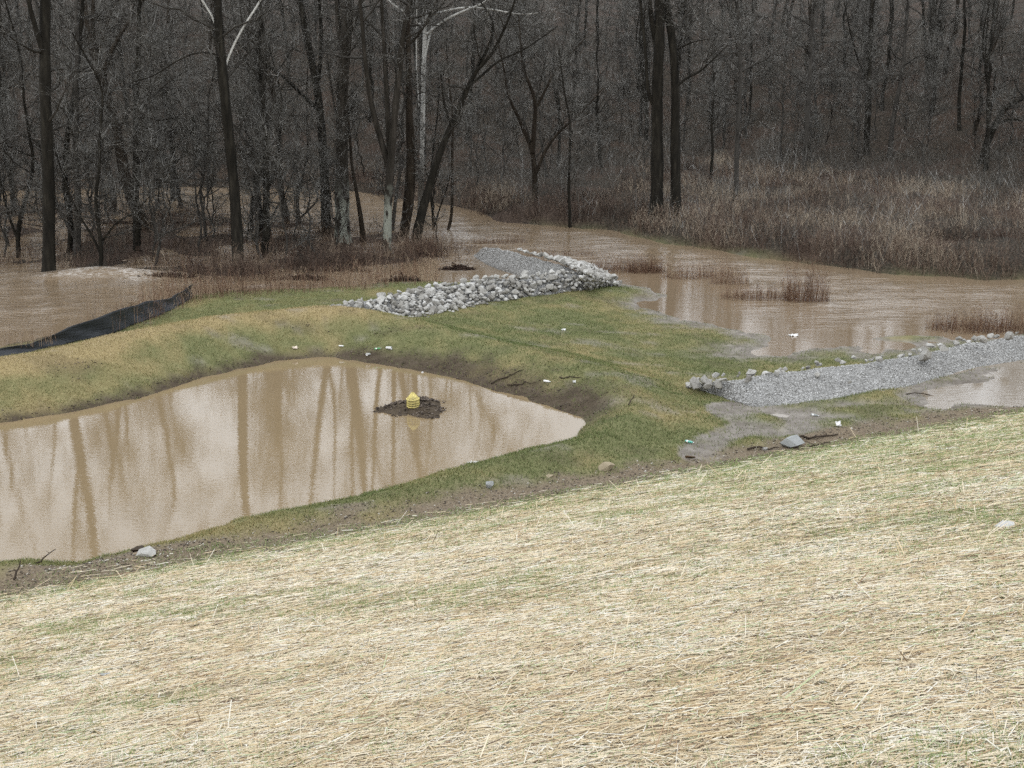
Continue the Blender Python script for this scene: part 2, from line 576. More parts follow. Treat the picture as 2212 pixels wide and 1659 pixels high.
# ------------------------------------------------------------------ ground: one sheet, finest in front of the camera
def build_ground():
    a1 = np.arange(-34, 34.01, 0.23)
    a2 = np.concatenate([np.arange(-180, -34, 3.0), a1, np.arange(36, 180, 3.0)])
    ang = np.radians(a2)
    r = [1.2]
    while r[-1] < 900:
        q = r[-1]
        r.append(q * (1.0095 if q < 130 else 1.06))
    r = np.array(r)
    A, R = np.meshgrid(ang, r)
    X, Y = np.sin(A) * R, np.cos(A) * R
    X, Y = X.ravel(), Y.ravel()
    P = parts(X, Y)
    Z = H(X, Y, P)
    s, sp, sl, sf, sw, st = P
    na, nr = len(ang), len(r)
    i = np.arange(nr - 1)[:, None] * na
    j = np.arange(na)[None, :]
    j2 = (j + 1) % na
    Q = np.stack([i + j, i + j2, i + na + j2, i + na + j], -1).reshape(-1, 4)[:, ::-1]
    V = np.stack([X, Y, Z], 1)
    cidx = len(V)
    V = np.vstack([V, [[0, 0, hz1(0, 0)]]])
    tri = np.stack([np.full(na, cidx), np.arange(na), (np.arange(na) + 1) % na], 1)[:, ::-1]
    e = cover(X, Y, Z, P)
    e = {k_: np.append(v, v[0]) for k_, v in e.items()}
    me = mesh("ground", V, [Q, tri], M["ground"], e, smooth=True)
    return tag(link("ground", me), kind="structure")


def cover(X, Y, Z, P):
    s, sp, sl, sf, sw, st = P
    n1 = fbm(X * 0.5, Y * 0.5, 61, 4) - 0.5
    n2 = fbm(X * 1.9, Y * 1.9, 67, 3) - 0.5
    straw = sstep(-0.2, -1.8, s + 1.6 * n1) * (1 - 0.3 * green_mask(X, Y, s))
    soil = sstep(1.5, 0.8, s + 1.0 * n2 + 1.2 * n1) * sstep(-3.6, -0.9, s)
    wet = np.where(sw > -0.3, ZP, ZR)
    mw = 0.45 + 0.75 * sstep(-6.0, 0.5, X)
    mud = sstep(1.25, 0.35, sp / mw + 0.9 * n2 + 0.5 * n1) * sstep(3.6, 6.0, s)
    mud = np.maximum(mud, 0.35 * sstep(0.64, 0.77, fbm(X * 0.8, Y * 1.3, 71, 3)))
    mud = np.where(np.hypot(X - MOUND[0], Y - MOUND[1]) < 2.2, 1.0, mud)
    silt = np.where(sw > -1.0, sstep(0.13, 0.04, Z - ZP + 0.06 * n2), sstep(0.10, 0.0, Z - ZR + 0.05 * n2) * sstep(-2, 3, X) * (sf < -1))
    silt = np.maximum(silt, 0.5 * sstep(0.66, 0.76, fbm(X * 0.9 + 9, Y * 1.6, 73, 3)))
    c = sstep(0.55, 0.95, Z) * sstep(3.5, 6.5, s) * sstep(0.6, 1.6, sp)
    dry = np.clip(1.1 * c + 1.5 * n1 + 0.9 * n2 + 0.18, 0, 1)
    lit = np.maximum(sstep(-1.5, 0.5, sf), sstep(-1.0, 0.8, st))
    lit = np.maximum(lit, sstep(0.0, 1.0, sl * -1.0 + 0.8) * (X < 1) * (Y > 34))
    dead = np.zeros_like(X)
    return {"m_straw": straw, "m_soil": soil, "m_mud": mud, "m_silt": silt, "m_dry": dry, "m_litter": lit}


def green_mask(X, Y, s):
    n = fbm(X * 0.42 + 7, Y * 0.75 - 3, 111, 4)
    n = n + 0.16 * np.exp(-((s + 1.1 + 0.5 * (vnoise(X * 0.3, Y * 0.3, 5) - 0.5)) / 0.55) ** 2) * sstep(2, -3, X)
    side = sstep(-2, 9, X) * 0.11 + sstep(-7.0, -2.0, s) * 0.10 - 0.04
    return sstep(0.44, 0.72, n + side)


build_ground()

# ------------------------------------------------------------------ water
def fan(name, poly, z, mat):
    bm = bmesh.new()
    vs = [bm.verts.new((x, y, z)) for x, y in poly]
    f = bm.faces.new(vs)
    if f.normal.z < 0:
        f.normal_flip()
    bmesh.ops.recalc_face_normals(bm, faces=bm.faces)
    bmesh.ops.triangulate(bm, faces=bm.faces)
    for q in bm.faces:
        if q.normal.z < 0:
            q.normal_flip()
    me = bpy.data.meshes.new(name)
    bm.to_mesh(me)
    bm.free()
    me.materials.append(mat)
    return tag(link(name, me), kind="structure")


def grow(poly, d):
    c = poly.mean(0)
    v = poly - c
    L = np.hypot(v[:, 0], v[:, 1])[:, None]
    return c + v * (1 + d / L)


fan("pond_water", grow(POND0, 0.9), 0.0, M["pond"])
fan("swale_water", grow(SWALE, 0.5), ZP, M["puddle"])


def build_river():
    xs = np.arange(-66, 48.1, 0.42)
    ys = np.arange(31.5, 101, 0.36)
    X, Y = np.meshgrid(xs, ys)
    s, sp, sl, sf, sw, st = parts(X.ravel(), Y.ravel())
    x, y = X.ravel(), Y.ravel()
    # fast water runs clear of the banks; the flooded lawn lies still
    fast = sstep(1.5, 6.0, -sl) * sstep(0.0, 2.5, -sf) * sstep(-6, 3.0, x + 4) + sstep(0.4, 2.5, -sl) * sstep(-3, -9, x)
    fast = np.clip(fast, 0, 1)
    w = fbm(x * 0.55 + y * 0.35, y * 1.5 - x * 0.75, 81, 3) - 0.5
    w2 = fbm(x * 1.4 + y * 0.9, y * 3.2 - x * 1.5, 83, 2) - 0.5
    z = ZR + fast * (0.11 * w + 0.05 * w2)
    foam = 0.22 * fast * sstep(0.10, 0.26, w + 0.5 * w2)
    for (px, py, ax, ay, h) in ((230, 592, 2.6, 0.55, 0.30), (285, 597, 1.1, 0.5, 0.16), (160, 598, 1.6, 0.5, 0.15)):
        g = G(px, py, ZR)
        q = np.exp(-((x - g[0]) / ax) ** 2 - ((y - g[1]) / ay) ** 2)
        z = z + h * q
        g2 = np.exp(-((x - g[0]) / ax) ** 2 - ((y - g[1] + 0.1) / (ay * 0.6)) ** 2)
        foam = np.maximum(foam, 1.2 * g2 * (fbm(x * 2, y * 4, 85, 2) + 0.3))
    for (px, py, rr) in ((950, 503, 1.6), (1000, 512, 1.5), (300, 604, 0.7), (1790, 660, 0.5), (1760, 640, 0.4), (560, 618, 0.5), (990, 585, 0.6)):
        g = G(px, py, ZR)
        foam = np.maximum(foam, 0.9 * np.exp(-((x - g[0]) / rr) ** 2 - ((y - g[1]) / (rr * 0.6)) ** 2))
    nx, ny = len(xs), len(ys)
    i = np.arange(ny - 1)[:, None] * nx
    j = np.arange(nx - 1)[None]
    Q = np.stack([i + j, i + j + 1, i + nx + j + 1, i + nx + j], -1).reshape(-1, 4)
    me = mesh("river", np.stack([x, y, z], 1), [Q], M["river"], {"foam": foam, "fast": fast}, smooth=True)
    tag(link("river_water", me), kind="structure")


build_river()

# ------------------------------------------------------------------ stones
def rock_mesh(name, seed, mat, n=15, flat=1.0):
    rg = np.random.default_rng(seed)
    p = rg.normal(size=(n, 3))
    p /= np.linalg.norm(p, axis=1)[:, None]
    p *= rg.uniform(0.82, 1.08, (n, 1))
    p *= np.array([0.5, 0.5 * rg.uniform(0.62, 0.9), 0.5 * rg.uniform(0.5, 0.78) * flat])
    bm = bmesh.new()
    for q in p:
        bm.verts.new(q)
    r = bmesh.ops.convex_hull(bm, input=bm.verts)
    bmesh.ops.delete(bm, geom=[v for v in bm.verts if not v.link_faces], context='VERTS')
    bmesh.ops.bevel(bm, geom=list(bm.edges), offset=0.03, segments=1, affect='EDGES') if n < 11 else None
    bmesh.ops.recalc_face_normals(bm, faces=bm.faces)
    me = bpy.data.meshes.new(name)
    bm.to_mesh(me)
    bm.free()
    me.materials.append(mat)
    return me


ROCKS = [rock_mesh("stone", 100 + i, M["rock"], random.choice([13, 15, 17, 19])) for i in range(12)]


def place_rock(name, p, size, parent=None, me=None, tilt=0.5, seedrot=None):
    o = link(name, me or random.choice(ROCKS), parent)
    o.location = p
    k = size
    o.scale = (k * random.uniform(0.9, 1.2), k * random.uniform(0.85, 1.1), k * random.uniform(0.8, 1.1))
    o.rotation_euler = (random.uniform(-tilt, tilt), random.uniform(-tilt, tilt), random.uniform(0, 6.28))
    return o


def resample(P, n):
    P = np.asarray(P, float)
    d = np.concatenate([[0], np.cumsum(np.linalg.norm(np.diff(P, axis=0), axis=1))])
    t = np.linspace(0, d[-1], n)
    return np.stack([np.interp(t, d, P[:, i]) for i in range(P.shape[1])], 1)


def line3(l):
    return np.array([G(x, y, z) for x, y, z in l])


def berm(base, crest, back, n, rows, bump, seed):
    A, B, C = [np.array(q) if len(q) == n else resample(q, n) for q in (base, crest, back)]
    out = [A - np.array([0, 0, 0.7])]
    for v in np.linspace(0, 1, rows):
        out.append(A + (B - A) * v)
    for v in np.linspace(0, 1, rows // 2 + 1)[1:]:
        out.append(B + (C - B) * v)
    out.append(C + np.array([0, 0.35, -0.9]))
    V = np.array(out)
    V = np.concatenate([V[:, :1] + (V[:, :1] - V[:, 1:2]) * 0.6 - np.array([0, 0, 0.9]), V, V[:, -1:] + (V[:, -1:] - V[:, -2:-1]) * 0.05 - np.array([0, 0, 0.9])], 1)
    n = n + 2
    R = V.shape[0]
    # round the crest off
    for _ in range(3):
        V[2:-2, :, 2] = 0.25 * V[1:-3, :, 2] + 0.5 * V[2:-2, :, 2] + 0.25 * V[3:-1, :, 2]
    nz = fbm(V[..., 0] * 1.6, V[..., 1] * 1.6, seed, 4) - 0.5
    V[2:-1, :, 2] += bump * nz[2:-1]
    i = np.arange(R - 1)[:, None] * n
    j = np.arange(n - 1)[None]
    Q = np.stack([i + j, i + j + 1, i + n + j + 1, i + n + j], -1).reshape(-1, 4)
    return V.reshape(-1, 3), Q, V


def pebbles(V, count, lo, hi, seed, rows=None):
    """small four-sided stones lying over a grid of points V (R, n, 3)"""
    rg = np.random.default_rng(seed)
    V = V[:, 1:-1]
    R, n, _ = V.shape
    a = rg.uniform(0, (rows or R - 1) - 1e-3, count)
    b = rg.uniform(0, n - 1 - 1e-3, count)
    i, j = a.astype(int), b.astype(int)
    fa, fb = (a - i)[:, None], (b - j)[:, None]
    P = (V[i, j] * (1 - fa) + V[i + 1, j] * fa) * (1 - fb) + (V[i, j + 1] * (1 - fa) + V[i + 1, j + 1] * fa) * fb
    return pebble_mesh(P, lo, hi, rg)


OCT_V = np.array([[1, 0, 0], [0, 1, 0], [-1, 0, 0], [0, -1, 0], [0, 0, 1], [0, 0, -1]], float)
OCT_F = np.array([[0, 1, 4], [1, 2, 4], [2, 3, 4], [3, 0, 4], [1, 0, 5], [2, 1, 5], [3, 2, 5], [0, 3, 5]])


def pebble_mesh(P, lo, hi, rg, flat=0.7):
    N = len(P)
    sz = (lo + (hi - lo) * rg.uniform(0, 1, N) ** 2)[:, None, None] * 0.5
    jit = OCT_V[None] * rg.uniform(0.6, 1.15, (N, 6, 1)) * np.array([1, 0.85, flat])
    an = rg.uniform(0, 6.28, N)
    ca, sa = np.cos(an)[:, None], np.sin(an)[:, None]
    v = np.stack([jit[..., 0] * ca - jit[..., 1] * sa, jit[..., 0] * sa + jit[..., 1] * ca, jit[..., 2] + 0.35 * rg.normal(size=(N, 1)) * jit[..., 0]], -1)
    v = v * sz + P[:, None, :]
    F = OCT_F[None] + (np.arange(N) * 6)[:, None, None]
    return v.reshape(-1, 3), F.reshape(-1, 3), np.repeat(rg.uniform(0, 1, N), 6)


# the stone check dam below the pond: a wall of riprap that turns a corner and runs back upstream as gravel
dam_base = np.array([GT(*q) for q in [(960, 677), (1050, 656), (1150, 641), (1250, 629), (1326, 617)]])
dam_base = np.vstack([[G(712, 669, 0.34), G(790, 683, 0.22), G(860, 692, 0.15), G(905, 688, dam_base[0][2] + 0.02)], dam_base])
dam_crest = line3([(722, 661, 0.35), (800, 648, 0.60), (900, 629, 0.66), (1000, 611, 0.68), (1060, 602, 0.66), (1140, 598, 0.60), (1220, 590, 0.56), (1275, 588, 0.5), (1320, 606, 0.05)])
back_off = np.array([-0.25, 1.3, 0])
dam_back = dam_crest + back_off
dam_back[:, 2] = dam_crest[:, 2] - 0.16
dam = tag(link("stone_check_dam", None, loc=(0, 0, 0)), "long dam of pale grey riprap stones turning a corner beside the flooded lawn", "rock dam")
Vd, Qd, Gd = berm(dam_base, dam_crest, dam_back, 90, 10, 0.12, 201)
Vd = Vd - np.array([0, 0, 0.12])
link("gravel_core", mesh("gravel_core", Vd, [Qd], M["gravel"], smooth=True), dam)
# the gravel arm
arm_in = line3([(1022, 552, -0.3), (1045, 566, -0.25), (1075, 578, -0.22), (1120, 590, -0.2), (1165, 600, -0.1)])
arm_top = line3([(1048, 531, 0.35), (1080, 530, 0.62), (1120, 540, 0.65), (1180, 556, 0.65), (1235, 572, 0.66)])
arm_out = arm_top + np.array([0.9, 0.5, 0])
arm_out[:, 2] = -0.4
Va, Qa, Ga = berm(arm_in, arm_top, arm_out, 60, 9, 0.16, 203)
link("gravel_arm", mesh("gravel_arm", Va, [Qa], M["gravel"], smooth=True), dam)
pv, pf, pt = pebbles(Ga, 6000, 0.03, 0.085, 7)
tag(link("gravel_stones", mesh("gravel_stones", pv, [pf], M["pebble"], {"t": pt}), dam), kind="stuff")


def face_rocks(A, B, du, dv, overlap=1.0):
    """stone positions over the face between two lines"""
    n = 200
    A, B = resample(A, n), resample(B, n)
    L = np.linalg.norm(np.diff(A, axis=0), axis=1).sum()
    nu = int(L / du)
    out = []
    for iu in range(nu):
        u = (iu + 0.5) / nu
        q = int(u * (n - 1))
        w = np.linalg.norm(B[q] - A[q])
        nv = max(1, int(round(w / dv)))
        for iv in range(nv):
            v = (iv + 0.5 + random.uniform(-0.35, 0.35) + (0.5 if iu % 2 else 0)) / nv
            if v > 1.05:
                continue
            uu = min(max(u + random.uniform(-0.4, 0.4) / nu, 0), 1)
            q2 = int(uu * (n - 1))
            out.append(A[q2] + (B[q2] - A[q2]) * v)
    return out


spots = face_rocks(dam_base, dam_crest, 0.215, 0.225)
outer_a = line3([(1326, 617, -0.3), (1330, 604, -0.3), (1280, 576, -0.3), (1225, 562, -0.3)])
outer_b = line3([(1240, 606, 0.5), (1268, 592, 0.75), (1235, 574, 0.72), (1195, 558, 0.68)])
spots += face_rocks(outer_a, outer_b, 0.30, 0.30)
spots += face_rocks(line3([(1262, 629, -0.18), (1300, 622, -0.25), (1330, 615, -0.3)]), line3([(1270, 606, 0.40), (1295, 604, 0.25), (1322, 606, 0.0)]), 0.22, 0.2)
tipA, tipB = G(1318, 618, -0.25), G(1300, 600, 0.25)
spots += [tipA + (tipB - tipA) * random.random() + np.array([random.uniform(-.5, .45), random.uniform(-.3, .9), random.uniform(-.12, .05)]) for _ in range(34)]
crown_l = resample(dam_crest, 40)
spots += [q + np.array([random.uniform(-.1, .1), random.uniform(-.15, .2), 0.02]) for q in crown_l[3:]]
spots += [q + np.array([random.uniform(-.1, .1), random.uniform(-.1, .1), 0.02]) for q in resample(arm_top[2:], 22)]
rocks = []
for q in spots:
    rocks.append((random.choice([0.17, 0.20, 0.23, 0.26, 0.29, 0.33, 0.38]) * random.uniform(0.85, 1.12), q))
rocks.sort(key=lambda a: -a[0])
for sz, q in rocks[:300]:
    place_rock("stone", q + np.array([0, 0, 0.05]), sz, dam, tilt=0.7)
rest = rocks[300:]


def joined_rocks(name, items, parent):
    vv, ff, tt, off = [], [], [], 0
    base = [(np.array([v.co[:] for v in m.vertices]), [tuple(p.vertices) for p in m.polygons]) for m in ROCKS]
    tri = [[f for f in b[1]] for b in base]
    for sz, q in items:
        k_ = random.randrange(len(base))
        v, fs = base[k_]
        a = random.uniform(0, 6.28)
        v = v * sz
        v = np.stack([v[:, 0] * math.cos(a) - v[:, 1] * math.sin(a), v[:, 0] * math.sin(a) + v[:, 1] * math.cos(a), v[:, 2]], 1) + q
        vv.append(v)
        ff += [[i + off for i in f] for f in fs if len(f) == 3]
        tt.append(np.full(len(v), random.random()))
        off += len(v)
    return tag(link(name, mesh(name, np.vstack(vv), [np.array(ff)], M["rock_t"], {"t": np.concatenate(tt)}), parent), kind="stuff")


fill = [(random.uniform(0.12, 0.2), q + np.array([random.uniform(-.15, .15), random.uniform(-.15, .15), 0.0])) for _, q in rocks for _k in range(1)]
joined_rocks("small_stones", rest + fill, dam)

# the second dam, a ridge of gravel with a line of stones along its far edge
g2x = np.linspace(1487, 2420, 140)
_bz = [GT(1490, 838)[2], GT(1560, 858)[2], GT(1640, 879)[2]]
g2by = np.interp(g2x, [1487, 1560, 1640, 1720, 1800, 1880, 1950, 2020, 2080, 2150, 2212, 2420], [837, 858, 879, 877, 869, 858, 843, 823, 803, 790, 780, 745])
g2bz = np.interp(g2x, [1490, 1560, 1640, 1720, 2420], _bz + [0.13, 0.12])
g2cy = np.interp(g2x, [1487, 1520, 1555, 1600, 1700, 1790, 1870, 1900, 1980, 2050, 2130, 2212, 2420], [834, 826, 820, 813, 797, 785, 779, 770, 763, 744, 729, 719, 690])
g2cz = np.interp(g2x, [1487, 1520, 1555, 1600, 1700, 2420], [0.05, 0.28, 0.46, 0.58, 0.62, 0.66])
g2_base = line3(list(zip(g2x, g2by, g2bz)))
g2_crest = line3(list(zip(g2x, g2cy, g2cz)))
g2_back = g2_crest + np.array([-0.35, 1.15, 0])
g2_back[:, 2] = -0.35
dam2 = tag(link("gravel_dam", None), "ridge of fine pale gravel edged with stones beside the puddles", "gravel dam")
Vg, Qg, Gg = berm(g2_base, g2_crest, g2_back, 140, 12, 0.12, 207)
link("gravel_slope", mesh("gravel_slope", Vg, [Qg], M["gravel"], smooth=True), dam2)
pv, pf, pt = pebbles(Gg, 17000, 0.03, 0.085, 9)
tag(link("gravel_stones", mesh("gravel_stones", pv, [pf], M["pebble"], {"t": pt}), dam2), kind="stuff")
cl_ = resample(g2_crest, 90)
for i, q in enumerate(cl_):
    if random.random() < (0.95 if i < 14 else 0.72):
        place_rock("stone", q + np.array([random.uniform(-.15, .15), random.uniform(-.05, .4), random.uniform(-.10, .03)]), random.choice([0.13, 0.16, 0.19, 0.23, 0.28]), dam2)
for (x, y, z, sz) in ((1500, 826, 0.30, 0.42), (1525, 822, 0.42, 0.5), (1560, 822, 0.52, 0.30), (1506, 836, 0.22, 0.34), (1528, 833, 0.34, 0.36), (1552, 829, 0.42, 0.30), (1765, 810, 0.55, 0.30),
                      (1998, 768, 0.72, 0.5), (2040, 752, 0.75, 0.34), (2000, 760, 0.76, 0.36), (2120, 733, 0.82, 0.34), (1898, 776, 0.72, 0.3), (1680, 806, 0.62, 0.3), (2180, 725, 0.84, 0.36), (1836, 826, 0.42, 0.13), (1615, 818, 0.66, 0.26)):
    place_rock("stone", G(x, y, z), sz, dam2)

# stones that lie alone
def lone_rock(x, y, size, label, mat=None, flat=1.0, seed=0, sink=0.25, name="stone_block", cat="stone"):
    me = rock_mesh(name, 700 + seed, mat or M["rock"], 14, flat)
    p = GT(x, y)
    o = link(name, me, loc=(p[0], p[1], hz1(p[0], p[1]) + size * 0.25 * flat - size * sink * 0.3))
    o.scale = (size, size, size)
    o.rotation_euler = (random.uniform(-.2, .2), random.uniform(-.2, .2), random.uniform(-.4, .9))
    return tag(o, label, cat)


M["rock_tan"] = plain("tan_stone", (0.30, 0.25, 0.17), 0.9, 0.2, 0.25, 9)
M["rock_blue"] = plain("blue_grey_stone", (0.30, 0.31, 0.305), 0.85, 0.25, 0.2, 8)
lone_rock(1310, 1016, 0.42, "tan boulder half sunk at the foot of the straw bank", M["rock_tan"], 0.9, 1)
lone_rock(1712, 966, 0.55, "large blue-grey stone at the toe of the bank below the puddles", M["rock_blue"], 1.25, 2)
lone_rock(1652, 972, 0.2, "small grey stone left of the large blue-grey stone", None, 0.8, 3)
lone_rock(2170, 1140, 0.26, "pale stone lying in the straw near the right edge", None, 0.55, 4)
lone_rock(1058, 1053, 0.24, "upright grey stone where the grass meets the debris line", M["rock_blue"], 1.3, 5)
lone_rock(226, 1463, 0.12, "fist-sized grey stone in the straw at lower left", M["rock_blue"], 0.7, 6)
lone_rock(185, 1558, 0.10, "small grey stone half covered by straw, lowest on the slope", M["rock_blue"], 0.5, 7)
lone_rock(318, 1194, 0.50, "flat pale stone slab at the near edge of the pond", None, 0.4, 8)
lone_rock(2153, 856, 0.34, "dark stone standing in the bright puddle", M["rock_tan"], 0.8, 9)
lone_rock(1190, 1030, 0.34, "flat tan stone beside the debris line", M["rock_tan"], 0.35, 10)
lone_rock(1490, 989, 0.30, "brown clod of earth at the end of the muddy runnel", plain("earth_clod", (0.10, 0.065, 0.04), 1, 0.1, 0.3), 0.5, 11)
lone_rock(300, 1188, 0.30, "dark lump of mud above the flat pale slab", plain("mud_lump", (0.07, 0.055, 0.042), 1, 0.1, 0.3), 0.7, 13)

# ------------------------------------------------------------------ the yellow riser cap on its island of mud
def tube_mesh(bm, p0, p1, r, sides=5):
    p0, p1 = Vector(p0), Vector(p1)
    d = (p1 - p0).normalized()
    a = d.orthogonal().normalized()
    b = d.cross(a)
    r0 = [bm.verts.new(p0 + (a * math.cos(t) + b * math.sin(t)) * r) for t in [i * 2 * math.pi / sides for i in range(sides)]]
    r1 = [bm.verts.new(p1 + (a * math.cos(t) + b * math.sin(t)) * r) for t in [i * 2 * math.pi / sides for i in range(sides)]]
    for i in range(sides):
        bm.faces.new((r0[i], r0[(i + 1) % sides], r1[(i + 1) % sides], r1[i]))
    bm.faces.new(r0[::-1])
    bm.faces.new(r1)


def bm_obj(name, bm, mat, parent=None, smooth=False):
    bmesh.ops.recalc_face_normals(bm, faces=bm.faces)
    me = bpy.data.meshes.new(name)
    bm.to_mesh(me)
    bm.free()
    if smooth:
        for p in me.polygons:
            p.use_smooth = True
    me.materials.append(mat)
    return link(name, me, parent)


M["yellow"] = plain("yellow_plastic", (0.70, 0.60, 0.22), 0.55, 0.4, 0.12, 5)
M["dark"] = plain("dark_pipe", (0.02, 0.018, 0.015), 0.8, 0.2)
mp = G(893, 880, 0.10)
cap = tag(link("riser_grate", None, loc=(mp[0], mp[1], hz1(mp[0], mp[1]) - 0.03)), "yellow plastic dome grate standing on a mud island in the pond", "drain grate")
cap.rotation_euler = (0.03, -0.04, 0.2)
cap.scale = (0.9, 0.9, 0.86)
NB_ = 26
R0, HC, HT = 0.175, 0.27, 0.43
bm = bmesh.new()
for i in range(NB_):
    a = i * 2 * math.pi / NB_
    c_, s_ = math.cos(a), math.sin(a)
    tube_mesh(bm, (c_ * R0, s_ * R0, 0.05), (c_ * R0, s_ * R0, HC), 0.0085, 4)
    tube_mesh(bm, (c_ * R0 * 0.72, s_ * R0 * 0.72, -0.02), (c_ * R0, s_ * R0, 0.05), 0.0085, 4)
bm_obj("cage_bars", bm, M["yellow"], cap)
bm = bmesh.new()
for i in range(NB_):
    a = i * 2 * math.pi / NB_
    c_, s_ = math.cos(a), math.sin(a)
    tube_mesh(bm, (c_ * R0, s_ * R0, HC), (c_ * 0.042, s_ * 0.042, HT), 0.011, 4)
bm_obj("cone_bars", bm, M["yellow"], cap)


def ring(parent, name, z, R, r, mat):
    bm = bmesh.new()
    n = 28
    for i in range(n):
        a, b = i * 2 * math.pi / n, (i + 1) * 2 * math.pi / n
        tube_mesh(bm, (R * math.cos(a), R * math.sin(a), z), (R * math.cos(b), R * math.sin(b), z), r, 5)
    return bm_obj(name, bm, mat, parent)


for z, R, r in ((-0.01, R0 * 0.74, 0.014), (0.055, R0, 0.012), (0.12, R0, 0.008), (0.19, R0, 0.008), (HC, R0, 0.014), (HC + 0.075, R0 * 0.62, 0.009), (HT, 0.044, 0.014)):
    ring(cap, "hoop", z, R, r, M["yellow"])
bm = bmesh.new()
tube_mesh(bm, (0, 0, -0.15), (0, 0, 0.03), R0 * 0.7, 20)
bm_obj("riser_pipe", bm, M["dark"], cap)
bm = bmesh.new()
for sgn in (-1, 1):
    tube_mesh(bm, (0.04 * sgn, 0, HT), (0.02 * sgn, 0, HT + 0.035), 0.007, 5)
tube_mesh(bm, (-0.024, 0, HT + 0.035), (0.024, 0, HT + 0.035), 0.007, 5)
bm_obj("lifting_eye", bm, M["yellow"], cap)

rg = np.random.default_rng(5)
N = 1500
an, rr = rg.uniform(0, 6.28, N), np.sqrt(rg.uniform(0, 1, N)) * 1.15
X, Y = MOUND[0] + np.cos(an) * rr * 0.95, MOUND[1] + np.sin(an) * rr
Z = H(X, Y)
ok = (Z > -0.02) & (np.hypot(X - mp[0], Y - mp[1]) > 0.2)
v, f, t = pebble_mesh(np.stack([X, Y, Z], 1)[ok], 0.03, 0.12, rg, 0.6)
tag(link("mud_clods", mesh("mud_clods", v, [f], M["clod"], {"t": t})), "dark crumbled mud of the island in the pond", "mud", kind="stuff")

# ------------------------------------------------------------------ silt fence
M["fabric"] = (lambda b: b.out(b.mix(b.noise(3, 4, b.pos(), stretch=(1, 1, 8)), (0.012, 0.013, 0.016), (0.050, 0.056, 0.066)), b.bump(b.noise(5, 4, b.pos(), stretch=(0.4, 0.4, 4)), 0.5, 0.05)))(NB("black_fabric", 0.5, 0.4))
M["stake"] = plain("stake_wood", (0.13, 0.10, 0.07), 0.9, 0.1, 0.3)


def silt_fence():
    top = [(-120, 770), (0, 757), (67, 746), (148, 710), (239, 676), (317, 655), (362, 646), (416, 616)]
    bot = [(-120, 778), (0, 764), (67, 753), (148, 734), (239, 716), (317, 685), (376, 662), (416, 638)]
    dep = []
    for x, y in bot:
        yy = np.arange(33, 49, 0.05)
        q = np.array([GY(x, y, v) for v in yy])
        up_ = np.nonzero(q[:, 2] > H(q[:, 0], q[:, 1]))[0]
        dep.append(yy[up_[-1]] * 0.985)
    B = resample(np.array([GY(x, y, d) for (x, y), d in zip(bot, dep)]), 120)
    T_ = resample(np.array([GY(x, y, d) for (x, y), d in zip(top, dep)]), 120)
    gz = H(B[:, 0], B[:, 1])
    B[:, 2] = np.minimum(B[:, 2] - 0.02, gz - 0.02)
    hh = np.maximum(T_[:, 2] - B[:, 2] + 0.05, 0.12)
    tdir = np.gradient(B[:, :2], axis=0)
    nrm = np.stack([-tdir[:, 1], tdir[:, 0]], 1)
    nrm /= np.linalg.norm(nrm, axis=1)[:, None]
    rows = 9
    V = []
    u = np.linspace(0, 1, 120)
    for iv in range(rows):
        v = iv / (rows - 1)
        sag = 0.03 * np.sin(u * 3 * math.pi * 2) ** 2 * v
        off = 0.06 * np.sin(v * 3.0) + 0.02 * np.sin(v * 7 + u * 60) + 0.10 * v * np.sin(u * 9 + 1)
        P = B.copy()
        P[:, :2] += nrm * off[:, None]
        P[:, 2] += hh * v - sag
        V.append(P)
    V = np.array(V)
    n = 120
    i = np.arange(rows - 1)[:, None] * n
    j = np.arange(n - 1)[None]
    Q = np.stack([i + j, i + j + 1, i + n + j + 1, i + n + j], -1).reshape(-1, 4)
    root = tag(link("silt_fence", None, loc=tuple(B[60])), "sagging black fabric silt fence behind the grassy pond bank", "silt fence")
    o = link("fabric", mesh("fabric", V.reshape(-1, 3) - B[60], [Q], M["fabric"], smooth=True), root)
    md = o.modifiers.new("thick", 'SOLIDIFY')
    md.thickness = 0.008
    for q in (24, 48, 70, 92, 117):
        bm = bmesh.new()
        a = B[q] - B[60] + np.array([nrm[q][0], nrm[q][1], 0]) * 0.12
        tube_mesh(bm, a, a + np.array([nrm[q][0] * .1, nrm[q][1] * .1, hh[q] + (0.04 if q < 110 else 0.1)]), 0.02, 4)
        bm_obj("stake", bm, M["stake"], root)


silt_fence()

# ------------------------------------------------------------------ litter on the mud bank
M["white"] = plain("white_plastic", (0.78, 0.78, 0.76), 0.45, 0.4, 0.05)
M["cream"] = plain("wet_paper", (0.72, 0.62, 0.52), 0.9, 0.1, 0.1)
M["green"] = plain("green_plastic", (0.10, 0.36, 0.14), 0.25, 0.5, 0.15)
M["teal"] = plain("teal_plastic", (0.12, 0.42, 0.34), 0.3, 0.5, 0.15)
M["red"] = plain("red_print", (0.5, 0.08, 0.06), 0.5, 0.3, 0.1)


def lathe(name, prof, mat, parent=None, seg=14):
    bm = bmesh.new()
    rings = []
    for r, z in prof:
        rings.append([bm.verts.new((r * math.cos(i * 2 * math.pi / seg), r * math.sin(i * 2 * math.pi / seg), z)) for i in range(seg)])
    for a, b in zip(rings, rings[1:]):
        for i in range(seg):
            bm.faces.new((a[i], a[(i + 1) % seg], b[(i + 1) % seg], b[i]))
    bm.faces.new(rings[0][::-1])
    bm.faces.new(rings[-1])
    return bm_obj(name, bm, mat, parent, True)


